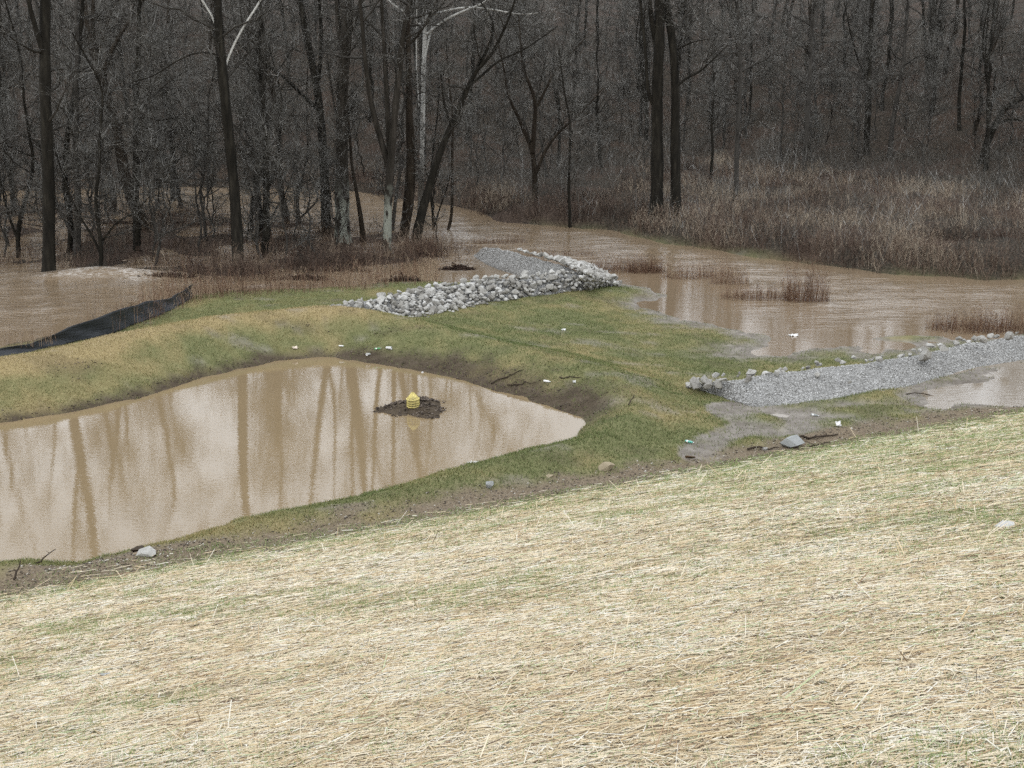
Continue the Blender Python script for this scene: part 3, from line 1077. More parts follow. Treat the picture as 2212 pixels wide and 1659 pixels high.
def litter(x, y, rz, roll, label, cat, name, build, lift=0.04):
    p = GT(x, y)
    o = link(name, None, loc=(p[0], p[1], hz1(p[0], p[1]) + lift))
    o.rotation_euler = (roll, 0, rz)
    tag(o, label, cat, "litter round the pond")
    o.scale = (0.8, 0.8, 0.8)
    build(o)
    return o


def cup(o, s=1.0):
    lathe("cup_wall", [(0.036 * s, -0.09 * s), (0.050 * s, 0.09 * s), (0.054 * s, 0.092 * s), (0.054 * s, 0.098 * s), (0.046 * s, 0.098 * s), (0.034 * s, -0.08 * s)], M["white"], o)


def bottle(mat, cap_mat, s=1.0):
    def f(o):
        lathe("bottle_body", [(0.03 * s, -0.13 * s), (0.036 * s, -0.12 * s), (0.036 * s, -0.02 * s), (0.033 * s, 0.0), (0.036 * s, 0.02 * s), (0.034 * s, 0.06 * s), (0.015 * s, 0.11 * s), (0.013 * s, 0.125 * s)], mat, o)
        lathe("bottle_cap", [(0.016 * s, 0.122 * s), (0.016 * s, 0.142 * s)], cap_mat, o)
        lathe("bottle_label", [(0.0368 * s, -0.09 * s), (0.0368 * s, -0.03 * s)], M["white"], o)
    return f


def paper(mat, w, h):
    def f(o):
        n = 7
        u, v = np.meshgrid(np.linspace(-.5, .5, n), np.linspace(-.5, .5, n))
        z = 0.03 * np.sin(u * 7 + 1) * np.cos(v * 5) + 0.02 * np.random.default_rng(3).normal(size=u.shape)
        V = np.stack([u * w, v * h, z], -1).reshape(-1, 3)
        i = np.arange(n - 1)[:, None] * n
        j = np.arange(n - 1)[None]
        q = link("sheet", mesh("sheet", V, [np.stack([i + j, i + j + 1, i + n + j + 1, i + n + j], -1).reshape(-1, 4)], mat), o)
        md = q.modifiers.new("thick", 'SOLIDIFY')
        md.thickness = 0.004
    return f


HP = math.pi / 2
litter(1555 / 1.852, 1398 / 1.852, 1.2, HP, "white foam cup lying on its side, rightmost on the mud bank", "cup", "foam_cup", lambda o: cup(o, 1.15), 0.05)
litter(1474 / 1.852, 1424 / 1.852, -0.5, HP * 0.9, "white paper cup with its open end towards us, lowest on the mud bank", "cup", "paper_cup", lambda o: cup(o, 1.0), 0.05)
litter(1511 / 1.852, 1400 / 1.852, 2.0, HP, "green plastic bottle lying between the two cups", "bottle", "green_bottle", bottle(M["green"], M["white"], 0.95))
litter(1366 / 1.852, 1389 / 1.852, 1.4, HP, "small white bottle lying left of the green bottle", "bottle", "white_bottle", bottle(M["white"], M["green"], 0.75))
litter(1181 / 1.852, 1395 / 1.852, 0.5, 0.25, "crumpled sheet of cream paper, leftmost on the mud bank", "paper", "paper_sheet", paper(M["cream"], 0.19, 0.15))
litter(2188 / 1.852, 1531 / 1.852, 1.0, HP, "white jug-like bottle on the mud among sticks beyond the pond tip", "bottle", "white_bottle", bottle(M["white"], M["white"], 0.95))
litter(2298 / 1.852, 1532 / 1.852, 0.3, 0.4, "small crumpled white wrapper right of the white bottle", "wrapper", "wrapper", paper(M["white"], 0.10, 0.09))
litter(2758 / 1.852, 1774 / 1.852, 0.9, HP, "pale green bottle lying in the grass above the debris line", "bottle", "green_bottle", bottle(M["teal"], M["white"], 1.0))
litter(2255 / 1.852, 1323 / 1.852, 0.2, 0.1, "scrap of white paper lying on the open lawn", "paper", "paper_sheet", paper(M["white"], 0.18, 0.09))
litter(3260 / 1.852, 1667 / 1.852, 0.9, HP, "pale blue-grey bottle by the puddles", "bottle", "plastic_bottle", bottle(M["rock_blue"], M["white"], 0.95))
litter(3354 / 1.852, 1708 / 1.852, 0.3, 0.7, "upright white scrap at the edge of the debris line", "wrapper", "wrapper", paper(M["white"], 0.16, 0.16), 0.08)
litter(3360 / 1.852, 1586 / 1.852, 0.3, 0.1, "small white scrap on wet mud below the gravel", "wrapper", "wrapper", paper(M["white"], 0.12, 0.08))
litter(1690 / 1.852, 1505 / 1.852 - 5, 0.3, 0.1, "tiny white scrap on the mud edge behind the grate", "wrapper", "wrapper", paper(M["white"], 0.08, 0.06))
fl = link("floating_scrap", None, loc=tuple(G(1893 / 1.852, 1851 / 1.852, 0.012)))
tag(fl, "white scrap floating on the pond by the near bank", "wrapper", "litter round the pond")
paper(M["white"], 0.26, 0.07)(fl)
fl = link("floating_scrap", None, loc=tuple(G(3175 / 1.852, 1340 / 1.852, ZR + 0.03)))
tag(fl, "white scrap floating on the flooded lawn", "wrapper")
paper(M["white"], 0.30, 0.2)(fl)



def stick(x, y, L, rz, label, r=0.02, rise=0.03, name="stick", bend=0.15, up=0.0):
    p = GT(x, y)
    rg_ = np.random.default_rng(int(x * 7 + y))
    n = 7
    t = np.linspace(-.5, .5, n)
    P = np.stack([t * L * math.cos(rz), t * L * math.sin(rz), np.zeros(n)], 1)
    P += rg_.normal(size=P.shape) * L * bend * 0.12
    for q in P:
        q[2] = hz1(p[0] + q[0], p[1] + q[1]) - p[2] + r * 0.7 + abs(rg_.normal()) * rise
    P[:, 2] += np.linspace(0, up, n)
    tb = TB()
    tb.tube(P, np.linspace(r, r * 0.45, n), 5)
    for k_ in (2, 4):
        q = P[k_]
        e = q + np.array([rg_.normal() * .2 * L, rg_.normal() * .2 * L, 0.03])
        tb.tube(np.array([q, e]), [r * 0.5, r * 0.2], 4)
    o = link(name, tb.mesh(name, M["stick"]), loc=tuple(p))
    return tag(o, label, "stick")


class TB:
    """collects tubes"""

    def __init__(s):
        s.v, s.q, s.n = [], [], 0

    def tube(s, P, R, sides=6):
        P = np.asarray(P, float)
        n = len(P)
        R = np.asarray(R, float)
        d = np.gradient(P, axis=0)
        d /= np.linalg.norm(d, axis=1)[:, None] + 1e-9
        ref = np.array([0.31, 0.95, 0.1]) if abs(d[0][2]) > 0.8 else np.array([0, 0, 1.0])
        a = np.cross(d, ref)
        a /= np.linalg.norm(a, axis=1)[:, None] + 1e-9
        b = np.cross(d, a)
        t = np.arange(sides) * 2 * math.pi / sides
        V = P[:, None] + R[:, None, None] * (a[:, None] * np.cos(t)[None, :, None] + b[:, None] * np.sin(t)[None, :, None])
        i = np.arange(n - 1)[:, None] * sides
        j = np.arange(sides)[None]
        j2 = (j + 1) % sides
        Q = np.stack([i + j, i + j2, i + sides + j2, i + sides + j], -1).reshape(-1, 4) + s.n
        s.v.append(V.reshape(-1, 3))
        s.q.append(Q)
        s.n += n * sides

    def mesh(s, name, mat, attrs=None, smooth=True):
        return mesh(name, np.vstack(s.v), [np.vstack(s.q)], mat, attrs, smooth)


stick(2030 / 1.852, 1510 / 1.852, 0.9, 0.25, "dark branch on the mud bank right of the grate")
stick(2085 / 1.852, 1540 / 1.852, 0.8, -0.3, "dark crooked branch on the mud just above the pond edge")
stick(2280 / 1.852, 1512 / 1.852, 0.6, -0.4, "short dark stick above the white wrapper on the mud bank")
stick(2990 / 1.852, 1555 / 1.852, 0.9, -0.9, "thin grey stick lying on the gravel ridge", 0.014)
stick(190 / 1.852, 2262 / 1.852, 0.38, 0.9, "dark stick poking up at the near pond edge", 0.015, up=0.28)
stick(72 / 1.852, 2315 / 1.852, 0.2, 1.2, "stub of dark wood standing in the debris at the left edge", 0.022, up=0.2)
stick(3055 / 1.852, 1800 / 1.852, 0.8, 0.3, "dark stick left of the large blue-grey stone", 0.025)
stick(3270 / 1.852, 1755 / 1.852, 1.2, 0.35, "long dark branch running from the large blue-grey stone", 0.03)
stick(3280 / 1.852, 1785 / 1.852, 0.7, 0.7, "short dark branch below the long one on the debris line", 0.022)
stick(3720 / 1.852, 1772 / 1.852 - 100, 0.0001 + 1.3, 0.1, "thin branch at the edge of the bright puddle", 0.015)
stick(2525 / 1.852, 1618 / 1.852, 0.25, 0.9, "small dark stub sticking out of the grass beyond the pond tip", 0.02, up=0.15)

# ------------------------------------------------------------------ bare trees
CONE = np.array([0.0, 2.0944, 4.18879])


def cones(A, B, r):
    """three-sided tapering twigs from A to B"""
    N = len(A)
    d = B - A
    d = d / (np.linalg.norm(d, axis=1)[:, None] + 1e-9)
    ref = np.where(np.abs(d[:, 2:3]) > 0.8, np.array([[1.0, 0, 0]]), np.array([[0, 0, 1.0]]))
    a = np.cross(d, ref)
    a /= np.linalg.norm(a, axis=1)[:, None] + 1e-9
    b = np.cross(d, a)
    base = A[:, None] + r[:, None, None] * (a[:, None] * np.cos(CONE)[None, :, None] + b[:, None] * np.sin(CONE)[None, :, None])
    V = np.concatenate([base, B[:, None]], 1).reshape(-1, 3)
    o = (np.arange(N) * 4)[:, None]
    F = np.concatenate([o + np.array([[0, 1, 3]]), o + np.array([[1, 2, 3]]), o + np.array([[2, 0, 3]])], 0)
    return V, F


def unit(v):
    return v / (np.linalg.norm(v, axis=-1, keepdims=True) + 1e-9)


def limb_path(p, d, L, n, rg, wob, up):
    P = [np.array(p, float)]
    d = unit(np.array(d, float))
    for i in range(n - 1):
        d = unit(d + rg.normal(size=3) * wob + np.array([0, 0, up]))
        P.append(P[-1] + d * L / (n - 1))
    return np.array(P)


def make_crown(stems, rg, n_limb, limb_len, f0, twigs=7, elev=(0.15, 0.9), wob=0.22, up=0.05, tw_len=0.8, tw_r=0.006, dens=1.0, sub=2, azim=None):
    """limbs, branches and twigs of a set of stems; returns (V, [quads, tris], t)"""
    tb = TB()
    tA, tB_, tR = [], [], []
    tot = sum(len(s[0]) for s in stems)
    for (P, R) in stems:
        P = np.asarray(P)
        z0, z1 = P[0][2], P[-1][2]
        n = max(2, int(n_limb * len(P) / tot))
        for k_ in range(n):
            f = f0 + (1 - f0) * (k_ + rg.uniform(0, 1)) / n
            f = min(f, 0.995)
            x = f * (len(P) - 1)
            i = int(x)
            p = P[i] + (P[min(i + 1, len(P) - 1)] - P[i]) * (x - i)
            r = R[i] + (R[min(i + 1, len(P) - 1)] - R[i]) * (x - i)
            az = rg.uniform(0, 6.283)
            el = rg.uniform(*elev)
            d = np.array([math.cos(az) * math.cos(el), math.sin(az) * math.cos(el), math.sin(el)])
            L = limb_len * rg.uniform(0.45, 1.1) * (1.15 - 0.6 * f)
            rl = min(r * 0.55, 0.016 + 0.018 * L)
            Q = limb_path(p, d, L, 7, rg, wob, up)
            tb.tube(Q, np.linspace(rl, 0.009, 7), 4)
            nb = max(3, int((4 + 1.3 * L) * dens))
            ends = [(Q, rl)]
            for b_ in range(nb):
                y = rg.uniform(0.18, 1.0) * 5.99
                j = int(y)
                q = Q[j] + (Q[j + 1] - Q[j]) * (y - j)
                dd = unit(Q[j + 1] - Q[j]) + rg.normal(size=3) * 0.75 + np.array([0, 0, 0.12])
                Lb = L * rg.uniform(0.18, 0.42)
                B2 = limb_path(q, dd, Lb, 4, rg, 0.28, up)
                tb.tube(B2, np.linspace(max(0.008, rl * 0.35), 0.006, 4), 3)
                ends.append((B2, 0.008))
            for (B2, _) in ends:
                m = twigs
                y = rg.uniform(0.1, 1.0, m) * (len(B2) - 1.001)
                j = y.astype(int)
                q = B2[j] + (B2[j + 1] - B2[j]) * (y - j)[:, None]
                dd = unit(unit(B2[j + 1] - B2[j]) + rg.normal(size=(m, 3)) * 0.7 + np.array([0, 0, 0.15]))
                ln = tw_len * rg.uniform(0.4, 1.3, m)
                e = q + dd * ln[:, None]
                tA.append(q)
                tB_.append(e)
                tR.append(np.full(m, tw_r))
                for _s in range(sub):
                    w = rg.uniform(0.2, 0.85, m)[:, None]
                    q2 = q + (e - q) * w
                    d2 = unit(dd + rg.normal(size=(m, 3)) * 0.7)
                    tA.append(q2)
                    tB_.append(q2 + d2 * (ln * rg.uniform(0.3, 0.7, m))[:, None])
                    tR.append(np.full(m, tw_r * 0.75))
    V1, Q1 = np.vstack(tb.v), np.vstack(tb.q)
    A, B = np.vstack(tA), np.vstack(tB_)
    V2, F2 = cones(A, B, np.concatenate(tR))
    t = np.concatenate([np.full(len(V1), 0.12), np.repeat(np.clip(rg.normal(0.5, 0.30, len(A)), 0.05, 1), 4)])
    return np.vstack([V1, V2]), [Q1, F2 + len(V1)], t


def trunk_mesh(stems, mat, sides=9, rg=None):
    tb = TB()
    for i, (P, R) in enumerate(stems):
        tb.tube(P, R, sides if i == 0 else 7)
    return tb.mesh("trunk", mat)


def spline(P, n):
    """a smooth curve through points"""
    P = np.asarray(P, float)
    Q = resample(P, n)
    for _ in range(2):
        Q[1:-1] = 0.25 * Q[:-2] + 0.5 * Q[1:-1] + 0.25 * Q[2:]
    return Q


TREES = 0


def hero(base, path, w0, w1, label, mat="bark", forks=(), top=17.0, limbs=22, limb_len=4.2, f0=0.35, seed=1, depth=None, tw=6, name="bare_tree", pale=0):
    """a tree whose trunk follows points of the photograph, at the distance of its foot"""
    rg = np.random.default_rng(seed)
    g = GT(*base) if depth is None else GY(*base, depth)
    Y = g[1]
    px = Y / math.cos(PITCH) / FPX * PXK * 0.985
    b = np.array([g[0], g[1], min(hz1(g[0], g[1]), g[2]) - 0.25])
    pts = [b] + [GY(x, y, Y) for x, y in path]
    if pts[-1][2] < b[2] + top:
        d = unit(pts[-1] - pts[-2])
        d = unit(d + np.array([0, 0, 0.8]))
        pts.append(pts[-1] + d * (b[2] + top - pts[-1][2]) * 0.5 + rg.normal(size=3) * 0.3)
        pts.append(np.array([pts[-1][0], pts[-1][1], b[2] + top]) + rg.normal(size=3) * 0.5)
    P = spline(pts, 26)
    # the trunk weaves a little towards and away from us as well
    P[:, 1] += np.interp(np.linspace(0, 1, 26), np.linspace(0, 1, 6), np.concatenate([[0], rg.normal(size=5) * 0.25]))
    hfr = (P[:, 2] - b[2]) / (P[-1][2] - b[2])
    vis = min(1.0, (GY(*path[-1], Y)[2] - b[2]) / top)
    r0, r1 = w0 * px / 2, w1 * px / 2
    R = np.interp(hfr, [0, 0.012, 0.05, max(vis, 0.3), 1.0], [r0 * 1.35, r0 * 1.15, r0, r1, min(0.03, r1)])
    R *= 1 + 0.05 * rg.normal(size=len(R))
    stems = [(P - b, R)]
    for fk in forks:
        fp, fw0, fw1, ext = fk
        q = [GY(x, y, Y) for x, y in fp]
        # a fork swings out of the trunk's own plane
        sw = rg.uniform(-0.8, 0.8)
        for i_, a in enumerate(q):
            a[1] += sw * i_ / max(1, len(q) - 1)
        if ext:
            d = unit(q[-1] - q[-2] + np.array([0, 0, 0.4]))
            q.append(q[-1] + d * ext)
        S = spline(q, 14)
        stems.append((S - b, np.linspace(fw0 * px / 2, min(0.03, fw1 * px / 2) if ext else fw1 * px / 2, 14)))
    root = tag(link(name, None, loc=tuple(b)), label, "tree")
    link("trunk", trunk_mesh(stems[:len(stems) - pale], M[mat]), root)
    for st_ in stems[len(stems) - pale:] if pale else []:
        link("limb", trunk_mesh([st_], M["bark_sycamore"]), root)
    V, F, t = make_crown(stems, rg, limbs + 5 * len(forks), limb_len, f0, tw)
    link("crown", mesh("crown", V, F, M["twig"], {"t": t}), root)
    return root


hero((105, 597), [(104, 480), (102, 330), (98, 200), (94, 60), (95, 0)], 27, 23, "thick straight dark trunk at the water's edge, nearest the left edge", "bark", [([(96, 120), (80, 60), (70, 0)], 12, 8, 4)], 19, 24, 4.5, 0.3, 11)
hero((150, 545), [(157, 470), (140, 400), (150, 300), (165, 180), (172, 60), (175, 0)], 13, 9, "slim crooked tree just right of the thick trunk by the left edge", "bark", (), 14, 22, 3.2, 0.2, 12)
hero((515, 580), [(508, 480), (500, 400), (492, 280), (484, 190), (477, 110), (470, 0)], 25, 17, "dark leaning tree with white upper limbs, alone before the reddish brush", "bark", [([(480, 120), (430, 110), (380, 130), (330, 165)], 4, 2, 1), ([(480, 110), (470, 50), (452, 20), (428, -10)], 5, 3, 4), ([(484, 150), (500, 100), (520, 62), (548, 20), (570, -15)], 5, 2.5, 4)], 18, 24, 4.2, 0.42, 13, pale=2)
hero((296, 543), [(294, 450), (292, 340), (292, 200), (296, 100), (300, 0)], 15, 9, "straight slim tree standing in the flood between two leaning ones", "bark", (), 15, 22, 3.6, 0.25, 14)
hero((322, 498), [(300, 460), (283, 420), (262, 320), (240, 240), (222, 180), (206, 120), (188, 60), (176, 0)], 26, 12, "brown tree leaning left over the flooded flats", "bark_brown", [([(222, 185), (232, 120), (262, 70), (300, 20), (320, -10)], 11, 6, 4), ([(250, 300), (270, 240), (310, 220)], 7, 3, 2)], 16, 24, 4, 0.35, 15)
hero((165, 548), [(166, 480), (168, 420), (160, 350), (168, 280), (170, 200), (172, 100)], 16, 9, "grey tree with a forked foot in the flood left of centre-left", "bark_grey", [([(165, 520), (140, 480), (120, 440), (105, 400)], 8, 4, 2)], 13, 20, 3, 0.25, 16, name="bare_tree")
hero((215, 582), [(222, 540), (214, 470), (208, 420), (220, 360), (215, 300)], 9, 6, "thin many-stemmed tree beside the breaking wave", "bark", [([(222, 560), (205, 520), (170, 470), (150, 430)], 6, 3, 2), ([(222, 520), (250, 480), (290, 460)], 5, 2, 1)], 10, 18, 2.6, 0.2, 17)
hero((705, 505), [(703, 430), (701, 350), (692, 250), (682, 170), (663, 100), (654, 40), (645, 0)], 21, 13, "tall dark tree, first of the cluster of trunks left of the white one", "bark", [([(690, 240), (640, 190), (600, 150), (560, 130)], 9, 4, 3), ([(684, 190), (695, 130), (697, 60), (692, 0)], 10, 7, 4)], 19, 24, 4.3, 0.4, 18)
hero((740, 522), [(738, 450), (738, 360), (738, 260), (741, 160), (746, 80), (750, 0)], 31, 20, "stout tree with pale lichen on its foot, second of the cluster", "bark_lichen", [([(741, 110), (728, 60), (724, 0)], 13, 10, 5), ([(744, 90), (768, 40), (780, -10)], 12, 8, 5), ([(740, 280), (725, 250), (718, 200), (712, 160)], 5, 3, 1)], 20, 24, 4.5, 0.45, 19)
hero((834, 546), [(838, 470), (840, 410), (846, 340), (852, 260), (860, 180), (868, 110), (873, 55), (886, 10)], 20, 11, "tree with a pale mottled foot splitting into three dark stems", "bark_lichen", [([(842, 370), (826, 310), (806, 250), (795, 190), (788, 90), (780, 0)], 14, 9, 5), ([(843, 345), (838, 270), (834, 200), (830, 120), (822, 0)], 14, 9, 5), ([(867, 115), (890, 90), (910, 72)], 6, 3, 2)], 18, 26, 4.2, 0.4, 20)
hero((868, 516), [(882, 450), (888, 380), (888, 310), (884, 240), (884, 150), (880, 60)], 24, 10, "straight brown tree just left of the white sycamore", "bark_brown", (), 16, 20, 3.6, 0.45, 21)
hero((903, 505), [(908, 440), (910, 380), (912, 300), (913, 220), (914, 150), (918, 80), (918, 0)], 12, 8, "white-barked sycamore with bright limbs, the palest trunk in the wood", "bark_sycamore", [([(918, 78), (943, 54), (981, 32), (1024, 16), (1050, 8)], 6, 3, 2), ([(918, 36), (960, 24), (1008, 14), (1078, 22), (1120, 34)], 5, 2, 1), ([(916, 62), (890, 36), (850, 12)], 5, 3, 2), ([(914, 140), (924, 90), (930, 70)], 6, 3, 1), ([(905, 230), (900, 150), (901, 60), (903, -20)], 3, 2.5, 3)], 20, 22, 4, 0.55, 22, name="sycamore_tree")
hero((893, 535), [(905, 480), (926, 405), (940, 360), (955, 315), (975, 270), (994, 235), (1008, 185), (1032, 152)], 22, 10, "dark tree leaning hard to the right across the white sycamore", "bark", [([(1030, 152), (1065, 116), (1081, 80), (1100, 40)], 8, 4, 2), ([(1008, 190), (1040, 165), (1075, 130), (1130, 110)], 6, 3, 2), ([(975, 270), (960, 230), (955, 190)], 6, 3, 1)], 13, 22, 3.6, 0.4, 23)
hero((1418, 462), [(1420, 380), (1420, 300), (1419, 220), (1420, 130), (1425, 60), (1424, 0)], 27, 22, "thickest trunk on the far bank, left of a close pair", "bark", [([(1421, 120), (1408, 60), (1400, 0)], 13, 10, 5), ([(1416, 235), (1398, 230), (1396, 150), (1392, 90), (1382, 10)], 9, 7, 4)], 22, 24, 4.6, 0.45, 24)
hero((1460, 463), [(1460, 380), (1460, 300), (1460, 200), (1457, 130), (1448, 50), (1438, 0)], 22, 16, "dark straight trunk on the far bank, right of a close pair", "bark", [([(1459, 190), (1485, 165), (1510, 158)], 6, 3, 2), ([(1456, 110), (1490, 92), (1525, 84), (1540, 88)], 4, 2, 0)], 21, 24, 4.4, 0.4, 25)
hero((1590, 430), [(1591, 350), (1594, 250), (1600, 161), (1600, 60), (1594, 0)], 11, 7, "slender grey tree rising from the brown brush field", "bark_grey", (), 15, 20, 3.4, 0.35, 26)
hero((1155, 432), [(1156, 380), (1150, 320), (1130, 280), (1115, 240), (1100, 220)], 14, 6, "gnarled low tree with looping limbs on the far bank", "bark_brown", [([(1150, 330), (1155, 260), (1160, 210), (1130, 160), (1126, 115)], 12, 5, 2), ([(1160, 230), (1185, 180), (1210, 130), (1240, 110)], 6, 3, 1), ([(1156, 380), (1175, 330), (1200, 290), (1250, 250)], 8, 3, 2)], 10, 22, 3, 0.25, 27)
hero((1232, 492), [(1230, 450), (1228, 400), (1230, 340), (1232, 260)], 7, 4, "thin sapling at the water's edge on the far bank", "bark", (), 9, 20, 1.8, 0.25, 28)
hero((2122, 350), [(2130, 315), (2145, 282), (2158, 250), (2172, 228), (2212, 215)], 19, 8, "dark bent tree leaning right above the brush at the right edge", "bark", [([(2150, 270), (2180, 255), (2212, 262)], 6, 3, 2), ([(2125, 320), (2132, 270), (2134, 220)], 6, 3, 2)], 9, 22, 3.4, 0.3, 29)
hero((1871, 331), [(1873, 260), (1876, 188), (1882, 100), (1884, 0)], 13, 9, "straight dark tree on the wooded hillside behind the brush", "bark", [([(1878, 180), (1850, 130), (1830, 60)], 5, 3, 2)], 16, 20, 3.4, 0.35, 30)
hero((1922, 342), [(1928, 280), (1938, 220), (1954, 134), (1960, 40)], 11, 6, "slim tree leaning right beside the straight dark hillside one", "bark_grey", (), 14, 18, 3, 0.35, 31)
hero((2073, 283), [(2076, 220), (2079, 161), (2080, 80), (2078, 0)], 8, 6, "thin straight tree with a fallen log beside its foot", "bark", (), 13, 16, 2.6, 0.4, 32)
hero((1737, 369), [(1742, 290), (1748, 200), (1754, 120), (1758, 27)], 11, 7, "slender tree above the middle of the brush field", "bark_grey", [([(1742, 280), (1720, 230), (1690, 180)], 4, 2, 1)], 14, 20, 3.2, 0.35, 33)
hero((2006, 170), [(2010, 110), (2014, 40), (2016, 0)], 13, 10, "dark double trunk high on the hillside", "bark", [([(2008, 168), (2002, 100), (2000, 20)], 9, 7, 4)], 17, 18, 3.4, 0.4, 34)
hero((1535, 385), [(1538, 320), (1536, 260), (1545, 200)], 7, 4, "thin dark tree between the trunk pair and the brush field", "bark", (), 9, 18, 2.2, 0.3, 35)
hero((955, 520), [(975, 480), (978, 400), (976, 330), (980, 260)], 7, 5, "straight pole-thin tree standing in the river shallows", "bark_brown", (), 11, 18, 2.2, 0.4, 36)
hero((935, 518), [(938, 470), (932, 420), (930, 380)], 7, 4, "thin forked sapling between the sycamore and the river pole tree", "bark", [([(938, 490), (950, 450), (965, 410)], 4, 2, 1)], 8, 16, 1.8, 0.3, 37)
hero((785, 520), [(782, 480), (776, 440), (770, 400), (760, 370)], 12, 6, "brown crooked tree between the lichened trunks", "bark_brown", (), 11, 16, 2.4, 0.35, 38)
hero((40, 560), [(36, 500), (50, 440), (66, 380), (60, 300)], 10, 6, "thin leaning tree in the flood at the far left", "bark", [([(40, 520), (20, 470), (8, 420)], 6, 3, 2)], 12, 20, 2.8, 0.2, 39)
hero((375, 452), [(374, 420), (372, 380), (370, 300)], 12, 8, "short dark trunk standing on a debris bar in the flood", "bark", (), 12, 20, 3, 0.3, 40)
hero((648, 480), [(640, 430), (655, 380), (668, 330)], 8, 4, "thin curved sapling left of the trunk cluster", "bark_brown", [([(650, 470), (690, 430), (672, 400)], 5, 2, 1)], 8, 18, 2.2, 0.2, 41)
hero((445, 520), [(440, 460), (430, 420), (445, 360), (450, 300)], 7, 4, "thin sapling in the flats left of the white-limbed tree", "bark_grey", (), 9, 18, 2.4, 0.2, 42)
hero((585, 520), [(580, 470), (572, 430), (590, 380), (600, 330)], 7, 4, "thin sapling in the flats right of the white-limbed tree", "bark", [([(580, 480), (610, 430), (625, 400)], 4, 2, 1)], 9, 18, 2.4, 0.2, 43)

# trees of the wooded hill: eight kinds, copied
def kind_tree(seed, h, r, mat, limbs, ll, f0, tw, wob=0.05, fork=False, tl=0.8):
    rg = np.random.default_rng(seed)
    n = 20
    P = np.zeros((n, 3))
    P[:, 2] = np.linspace(-0.4, h, n)
    P[:, :2] = np.cumsum(rg.normal(size=(n, 2)) * wob * h / n * 2.5, 0)
    R = r * np.interp(np.linspace(0, 1, n), [0, 0.05, 0.6, 1], [1.3, 1, 0.6, 0.08])
    st = [(P, R)]
    if fork:
        for _k in range(2):
            i = rg.integers(5, 10)
            d = np.array([rg.normal() * .4, rg.normal() * .4, 1.0])
            q = limb_path(P[i], d, (h - P[i][2]) * 0.85, 12, rg, 0.10, 0.12)
            st.append((q, np.linspace(R[i] * 0.7, 0.02, 12)))
    tr = trunk_mesh(st, M[mat], 7)
    V, F, t = make_crown(st, rg, limbs, ll, f0, tw, tw_len=tl)
    return tr, mesh("crown", V, F, M["twig"], {"t": t})


TALL = [kind_tree(301, 15, 0.17, "bark", 30, 4.0, 0.22, 5), kind_tree(302, 17, 0.21, "bark_brown", 30, 4.3, 0.28, 5, fork=True), kind_tree(303, 13, 0.12, "bark_grey", 28, 3.4, 0.2, 5),
        kind_tree(304, 16, 0.19, "bark", 30, 4.2, 0.3, 5, 0.08, True), kind_tree(305, 12, 0.10, "bark_grey", 26, 3.0, 0.2, 5, 0.08)]
SAP = [kind_tree(311, 6.5, 0.05, "bark_grey", 24, 2.2, 0.1, 6, 0.1, True, 0.6), kind_tree(312, 5.0, 0.04, "bark", 22, 1.9, 0.08, 6, 0.12, True, 0.55), kind_tree(313, 8.0, 0.06, "bark_grey", 26, 2.4, 0.12, 6, 0.1, False, 0.6)]


def copy_tree(kind, x, y, sc, label, group, name):
    root = tag(link(name, None, loc=(x, y, hz1(x, y))), label, "tree", group)
    root.rotation_euler = (random.uniform(-.05, .05), random.uniform(-.05, .05), random.uniform(0, 6.28))
    root.scale = (sc, sc, sc * random.uniform(0.9, 1.15))
    link("trunk", kind[0], root)
    link("crown", kind[1], root)


def scatter_far(n, dmin, seed, accept):
    rg = np.random.default_rng(seed)
    got = []
    tries = 0
    while len(got) < n and tries < 40:
        tries += 1
        Y = rg.uniform(44, 150, 900)
        X = rg.uniform(-0.46, 0.46, 900) * Y
        ok = accept(X, Y)
        for x, y in zip(X[ok], Y[ok]):
            if all((x - a) ** 2 + (y - b) ** 2 > dmin * dmin for a, b in got):
                got.append((x, y))
                if len(got) >= n:
                    break
    return got


def acc_hill(X, Y):
    s, sp, sl, sf, sw, st = parts(X, Y)
    lim = 4 + 22 * sstep(-2, 16, X)
    return (sf > lim) & (sf < 74)


def acc_sap(X, Y):
    s, sp, sl, sf, sw, st = parts(X, Y)
    lim = 1.5 + 20 * sstep(0, 16, X)
    return (sf > lim) & (sf < 50)


def acc_flat(X, Y):
    s, sp, sl, sf, sw, st = parts(X, Y)
    return (st > 1.0) & (Y > 55)


def zone(x, y):
    u = x / y
    if u > 0.22:
        return "above the brush field at the far right"
    if u > 0.05:
        return "behind the thick pair of trunks on the far bank"
    if u > -0.12:
        return "beyond the river bend behind the white sycamore"
    if u > -0.25:
        return "beyond the flood behind the white-limbed tree"
    return "beyond the flood at the far left"


LOOK = ["dark single-stemmed hill tree", "tall forked brown-barked hill tree", "slim grey-barked hill tree", "dark forked hill tree", "short thin grey hill tree"]
SLOOK = ["forked grey sapling", "low dark forked sapling", "single-stemmed grey sapling"]
for i, (x, y) in enumerate(scatter_far(175, 2.8, 51, acc_hill)):
    copy_tree(TALL[i % 5], x, y, random.uniform(0.62, 0.95), LOOK[i % 5] + " " + zone(x, y), "trees of the wooded hill", "forest_tree")
for i, (x, y) in enumerate(scatter_far(170, 2.0, 52, acc_sap)):
    copy_tree(SAP[i % 3], x, y, random.uniform(0.75, 1.2), SLOOK[i % 3] + " " + zone(x, y), "saplings of the wooded hill", "sapling")
for i, (x, y) in enumerate(scatter_far(46, 2.0, 53, acc_flat)):
    copy_tree(SAP[i % 3], x, y, random.uniform(0.7, 1.15), SLOOK[i % 3] + " in the flooded flats " + ("near the trunk cluster" if x > -13 else "towards the left edge"), "saplings of the flooded flats", "flooded_sapling")
